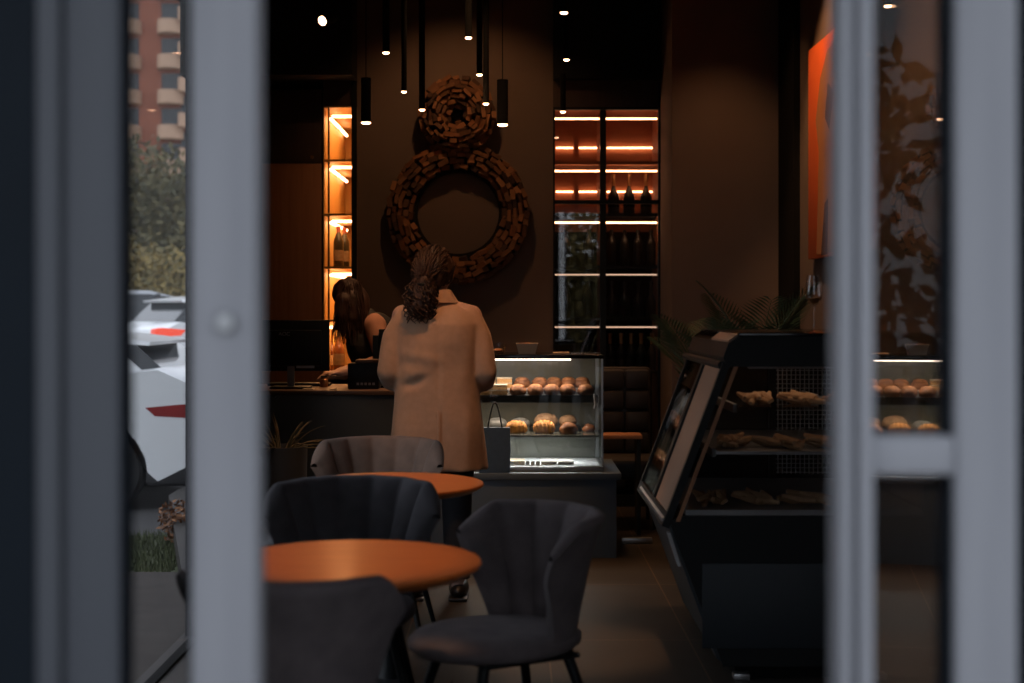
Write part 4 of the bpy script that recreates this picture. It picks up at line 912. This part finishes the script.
# ------------------------------------------------------------------ plants
def palm(label, loc, n, L, seed, spread=1.0, a0=0, a1=2*PI, hh=.86):
    g = thing('potted_palm', label, 'plant', loc, 0, 'palms behind the deli counter'); rnd = random.Random(seed)
    obj('pot', MB().lathe([(0,0),(.14,0),(.17,.30),(.16,.30),(.15,.27),(0,.27)], seg=28), 'pot', g)
    obj('soil', MB().lathe([(0,.27),(.149,.27),(.149,.28),(0,.285)], seg=20), 'soil', g)
    for i in range(n):
        a = a0+(a1-a0)*i/n+rnd.uniform(-.2,.2); el = rnd.uniform(.8,1.25); m = MB(); pts = []; ax = Vector((math.cos(a),math.sin(a),0))
        hs_ = hh*rnd.uniform(.85,1.05)
        for k_ in range(15):
            t = k_/14; pts.append(Vector((0,0,.27))+ax*(.03+ spread*L*.75*t**1.6)+Vector((0,0,hs_*(.62*min(1,t*2)+.38*t)+L*.15*math.sin(t*PI*.6))))
        m.tube(pts, [.006-.0045*k_/14 for k_ in range(15)], 6)
        for k_ in range(15):
            t = .40+.6*k_/14; f = t*14; i0 = min(13,int(f)); p = pts[i0].lerp(pts[i0+1], f-i0); tg = (pts[min(14,i0+1)]-pts[i0]).normalized(); sd = tg.cross(Vector((0,0,1))).normalized()
            ll = .19*math.sin(PI*(.30+.62*(t-.4)/.6))+.03
            for s_ in (-1,1):
                d_ = (sd*s_*1.0+tg*.75+Vector((0,0,.10))).normalized(); wv = tg.cross(d_).cross(d_).normalized()*.0058; e = p+d_*ll+Vector((0,0,-.012)); mdl = p+d_*ll*.5
                v = [m.b.verts.new(x) for x in (p, mdl+wv, e, mdl-wv)]; m.b.faces.new(v)
        obj('frond', m, 'palm', g)
    return g
palm('green palm behind the deli counter, larger one to the right', (gx(757,7.2),7.2,0), 10, .34, 11, 1.0, hh=1.16)
palm('green palm behind the deli counter, smaller one near the wine cabinet', (gx(703,8.25),8.25,0), 9, .36, 12, 1.0, hh=1.02)
g = thing('spiky_grass_plant', 'dry spiky grass plant in a pot before the till counter at left', 'plant', (gx(282,6.9),6.9,0)); rnd = random.Random(2)
obj('pot', MB().lathe([(0,0),(.11,0),(.125,.73),(.115,.73),(.11,.70),(0,.70)], seg=28), 'pot', g)
for i in range(42):
    a = rnd.uniform(0,2*PI); L = rnd.uniform(.18,.30); el = rnd.uniform(.3,1.4); m = MB(); pts = [Vector((math.cos(a)*.03,math.sin(a)*.03,.70))+Vector((math.cos(a)*math.cos(el),math.sin(a)*math.cos(el),math.sin(el)))*L*t+Vector((0,0,-.10*t*t)) for t in [j/6 for j in range(7)]]
    m.tube(pts, [.0035,.0035,.003,.003,.002,.0015,.0008], 4); obj('blade', m, 'grassplant', g)

# ------------------------------------------------------------------ dark armchair and low bench beyond the plinth
g = thing('tufted_armchair', 'dark tufted leather armchair right of the cake display, below the bottles', 'armchair', (xs(626,9.2),9.3,0))
m_ = MB().box(-.17,.17,.0,.10,.40,1.02,.02)
for i in range(2):
    for j in range(4): m_.box(-.165+i*.166,-.005+i*.166,-.035,.02,.46+j*.138,.592+j*.138,.022)
obj('tufted_back', m_, 'leather', g)
obj('seat', MB().box(-.19,.19,-.42,.0,.32,.45,.03), 'leather', g)
for sx in (-1,1):
    for y in (-.38,.06): obj('leg', MB().tube([(sx*.15,y,.33),(sx*.16,y,0)], [.015,.012], 8), 'black', g)
g = thing('low_wood_stand', 'low brown wooden stand beside the right end of the grey plinth', 'stand', (xs(622,8.5),8.75,0))
obj('top_board', MB().box(-.17,.14,-.08,.12,.60,.625,.003), 'wood_panel', g)
for sx in (-.15,.12): obj('leg', MB().box(sx-.012,sx+.012,-.06,.10,0,.60), 'black', g)
obj('floor_rail', MB().box(xs(620,8.4)+.01,xs(652,8.4),8.38,8.42,0,.035,.003), 'steel', None, 'thin dull metal rail on the floor beside the plinth', 'rail')

# ------------------------------------------------------------------ street beyond the left window
struct('ground_terrace', MB().box(-9,-1.42,-3,7.75,-.25,-.05), 'paving')
struct('ground_lawn', MB().prism([(-1.82,7.75),(-12,7.75),(-12,9.7),(-2.2,9.7)], -.35, -.16, 'Z'), 'grass')
struct('ground_road', MB().box(-60,60,9.7,16,-.45,-.27).box(-60,60,16,110,-.45,.06).box(-60,60,-60,-3,-.5,-.3), 'asphalt')
def wheel(g, x, y, R=.34, name='wheel'):
    w_ = obj(name, MB().lathe([(R*.62,-.10),(R*.93,-.11),(R,-.08),(R,.08),(R*.93,.11),(R*.62,.10)], (x,y,R), 36, 'Y'), 'tyre', g)
    m = MB().lathe([(0,-.06),(R*.14,-.075),(R*.16,-.05),(R*.60,-.045),(R*.64,-.10),(R*.66,-.08),(R*.66,.06),(0,.06)], (x,y,R), 30, 'Y')
    obj('rim', m, 'car_silver', w_)
def car(label, loc, rz, paint, L=4.3, Wd=1.8, Hc=1.5, lit=False, group=None, tz=0):
    """local +x is the rear, side seen by the camera is -y"""
    g = thing('car', label, 'car', loc, rz, group); R = .335; xw = (L/2-.78, -L/2+.82)
    def arch(x, s): return s
    lower = []
    def pt(x, z): lower.append((x, z))
    pt(-L/2+.02,.30); pt(-L/2,.55); pt(-L/2+.06,.78); pt(-L/2+.75,.95); pt(-L/2+1.25,1.02); pt(L/2-.9,1.12); pt(L/2-.30,1.19); pt(L/2-.06,1.08); pt(L/2-.0,.90); pt(L/2,.60); pt(L/2-.06,.36)
    pt(L/2-.30,.24)
    for k in range(11): a = PI*k/10; pt(xw[0]+(R+.06)*math.cos(a), R+.0+(R+.06)*math.sin(a)-.02)
    pt(xw[1]+R+.3,.20)
    for k in range(11): a = PI*k/10; pt(xw[1]+(R+.06)*math.cos(a), R+(R+.06)*math.sin(a)-.02)
    m = MB(); n = len(lower); rows = []
    for t, y in ((.965,-Wd/2),(1.0,-Wd/2+.07),(1.0,Wd/2-.07),(.965,Wd/2)):
        rows.append([Vector((x*(.99 if t < 1 else 1), y, .6+(z-.6)*(.97 if t < 1 else 1))) for x, z in lower])
    V = [[m.b.verts.new(p) for p in r] for r in rows]
    for i in range(3):
        for j in range(n): m.b.faces.new((V[i][j],V[i+1][j],V[i+1][(j+1)%n],V[i][(j+1)%n]))
    for r in (V[0], V[3]):
        f = m.b.faces.new(r); bmesh.ops.triangulate(m.b, faces=[f])
    obj('body', m, paint, g, ang=40)
    gh = [(-L/2+1.15,.98),(-L/2+1.75,Hc-.12),(-L/2+2.2,Hc-.04),(L/2-.9,Hc-.05),(L/2-.55,Hc-.09),(L/2-.10,1.0)]
    def shell(poly, w0, w1, name, mm, top=None):
        m = MB(); rows = []
        for s_ in (-1, 1): rows.append([Vector((x, s_*(w0+(w1-w0)*(z-.98)/(Hc-.98)), z)) for x, z in poly])
        A = [m.b.verts.new(p) for p in rows[0]]; B = [m.b.verts.new(p) for p in rows[1]]; k = len(poly)
        m.b.faces.new(A); m.b.faces.new(list(reversed(B)))
        for i in range(k): m.b.faces.new((A[i],B[i],B[(i+1)%k],A[(i+1)%k]))
        return obj(name, m, mm, g)
    shell(gh, Wd/2-.06, Wd/2-.22, 'windows', 'car_window')
    shell([(-L/2+1.72,Hc-.12),(-L/2+2.2,Hc),(L/2-.9,Hc-.01),(L/2-.42,Hc-.07),(L/2-.44,Hc-.10),(L/2-.6,Hc-.09),(L/2-.9,Hc-.06),(-L/2+2.2,Hc-.06)], Wd/2-.045, Wd/2-.215, 'roof', paint)
    shell([(L/2-.50,.99),(L/2-1.0,Hc-.05),(L/2-.80,Hc-.06),(L/2-.26,1.0)], Wd/2-.052, Wd/2-.214, 'rear_pillar', paint)
    shell([(-.2,.99),(-.18,Hc-.05),(-.10,Hc-.05),(-.12,.99)], Wd/2-.052, Wd/2-.214, 'middle_pillar', 'car_trim')
    for x in xw:
        for y in (-Wd/2+.10, Wd/2-.10): wheel(g, x, y, R)
    for s_ in (-1,1):
        obj('tail_light', MB().prism([(a_, b_+tz) for a_, b_ in ((L/2-.42,.86),(L/2-.34,.79),(L/2+.006,.77),(L/2+.008,.87),(L/2-.1,.89))], s_*(Wd/2-.15), s_*(Wd/2+.004)), 'tail_lit' if lit else 'tail_red', g)
        obj('head_light', MB().box(-L/2+.02,-L/2+.28,s_*(Wd/2-.35),s_*(Wd/2-.0),.66,.78,.02), 'car_silver', g)
    obj('lower_cladding', MB().box(L/2-.42,L/2-.015,-Wd/2+.01,Wd/2-.01,.22,.40,.02).box(xw[1]+.42,xw[0]-.42,-Wd/2+.0,Wd/2-.0,.16,.27,.02), 'car_trim', g)
    obj('floor_pan', MB().box(-L/2+.1,L/2-.1,-Wd/2+.25,Wd/2-.25,.18,.5), 'car_trim', g)
    obj('number_plate', MB().box(L/2-.004,L/2+.006,-.25,.25,.50,.61), 'palewhite', g)
    return g
D1 = 11.6
car('white hatchback parked closest behind the lawn, rear wheel and tail light in view', (gx(196,D1)-2.15, D1+.9, -.27), 0, 'car_white', 4.3, 1.8, 1.47)
car('white estate car farther off above the first car roof, red tail light lit', (-3.37, 19.94, .06), PI+.6, 'car_white', 4.2, 1.85, 1.54, True, tz=.22)
car('silver grey car parked behind the far white car', (-6.3, 23.4, .06), PI+.6, 'car_silver', 4.4, 1.8, 1.66)
# rubble/shrub beside the rear wheel
rnd = random.Random(21); m_ = MB()
def leafcloud(m, c, r, n, s, rnd):
    for i in range(n):
        d_ = Vector((rnd.gauss(0,1),rnd.gauss(0,1),rnd.gauss(0,1))).normalized()*rnd.random()**.4; p = Vector(c)+Vector((d_.x*r[0],d_.y*r[1],d_.z*r[2]))
        u = Vector((rnd.gauss(0,1),rnd.gauss(0,1),rnd.gauss(0,1))).normalized()*s*rnd.uniform(.6,1.3); v = u.orthogonal().normalized()*s*.5
        m.b.faces.new([m.b.verts.new(x) for x in (p-u, p+v, p+u, p-v)])
leafcloud(m_, (gx(178,9.3),9.3,.0), (.14,.15,.15), 420, .02, rnd)
obj('low_dry_shrub', m_, 'shrub_brown', None, 'small dry orange brown shrub on the lawn edge below the white hatchback', 'shrub', smooth=False)
m_ = MB(); rb = random.Random(31)
for i in range(5200):
    x, y = rb.uniform(-3.6,-2.02), rb.uniform(8.0,9.65); a = rb.uniform(0,6.28); h_ = rb.uniform(.03,.08); d_ = Vector((math.cos(a),math.sin(a),0))
    m_.b.faces.new([m_.b.verts.new(v) for v in (Vector((x,y,-.165))-d_*.006, Vector((x,y,-.165))+d_*.006, Vector((x,y,-.16))+d_.yxz*.02+Vector((0,0,h_)))])
obj('grass_blades', m_, 'grass', None, 'short dull green grass between the terrace and the white hatchback', 'grass', kind='stuff', smooth=False)
def tree(label, loc, hh, r, leaf, seed, n=1500, s=.16):
    n = int(n*1.8); s *= .7; g = thing('tree', label, 'tree', loc, 0, 'street trees'); rnd = random.Random(seed)
    obj('trunk', MB().tube([(0,0,0),(.1,0,hh*.35),(.0,.1,hh*.7)], [.18,.13,.05], 10).tube([(.05,0,hh*.3),(-.6,.2,hh*.6)], [.09,.03], 8).tube([(.05,0,hh*.35),(.7,-.2,hh*.65)], [.09,.03], 8), 'bark', g)
    m = MB()
    for k in range(9): leafcloud(m, (rnd.uniform(-.6,.6)*r, rnd.uniform(-.6,.6)*r, hh*rnd.uniform(.25,.85)), (r*.55,r*.55,hh*.2), n//9, s, rnd)
    obj('crown', m, leaf, g, smooth=False)
tree('dense olive tree behind the parked cars, its crown filling the pane right side', (gx(172,30),30,-.25), 5.2, 1.9, 'leaf_olive', 1, 3600, .13)
tree('dark tree behind the parked cars at the pane left side', (gx(118,37),37,-.25), 6.2, 2.2, 'leaf_olive', 2, 3600, .14)
tree('low yellowing tree just above the car roofs', (gx(150,25.5),26,-.25), 3.0, 1.5, 'leaf_yellow', 3, 2700, .11)
tree('tall yellowing street tree across the road, mirrored in the wine cabinet glass', (1.3,-9,-.3), 4.3, 2.9, 'leaf_yellow', 9, 2400, .16)
# brick apartment tower
DT = 120
g = thing('apartment_tower', 'brown brick apartment tower with curved cream balconies far behind the trees', 'building', (gx(150,DT), DT+6, -.3))
fl = 3.0; zt = 45
obj('wall', MB().box(gx(60,DT),gx(205,DT),DT,DT+14,-.3,zt), 'brick', g, world=True)
obj('roof', MB().box(gx(58,DT),gx(207,DT),DT-.2,DT+14,zt,zt+.5), 'balcony', g, world=True)
for k in range(14):
    zb = H+(310-140)/F*DT+(k-5)*fl
    for cx_, w_, dd in ((171,21,0),(131,17,0),(185,9,3)):
        x = gx(cx_,DT); r = w_/2/F*DT*1.25; z_ = zb+(1.0 if dd else 0); pts = [(x+r*math.cos(PI+PI*q/12), DT+1.6*math.sin(PI+PI*q/12)) for q in range(13)]
        obj('balcony', MB().prism(pts, z_, z_+1.15, 'Z'), 'balcony', g, world=True)
        f = obj('window', MB().box(x-r*.72,x+r*.72,DT-.05,DT,z_+1.15,z_+2.7), 'car_window', g, world=True)
struct('wall_backdrop_row', MB().box(-60,-20,60,62,-.3,3.0), 'brick') if False else None
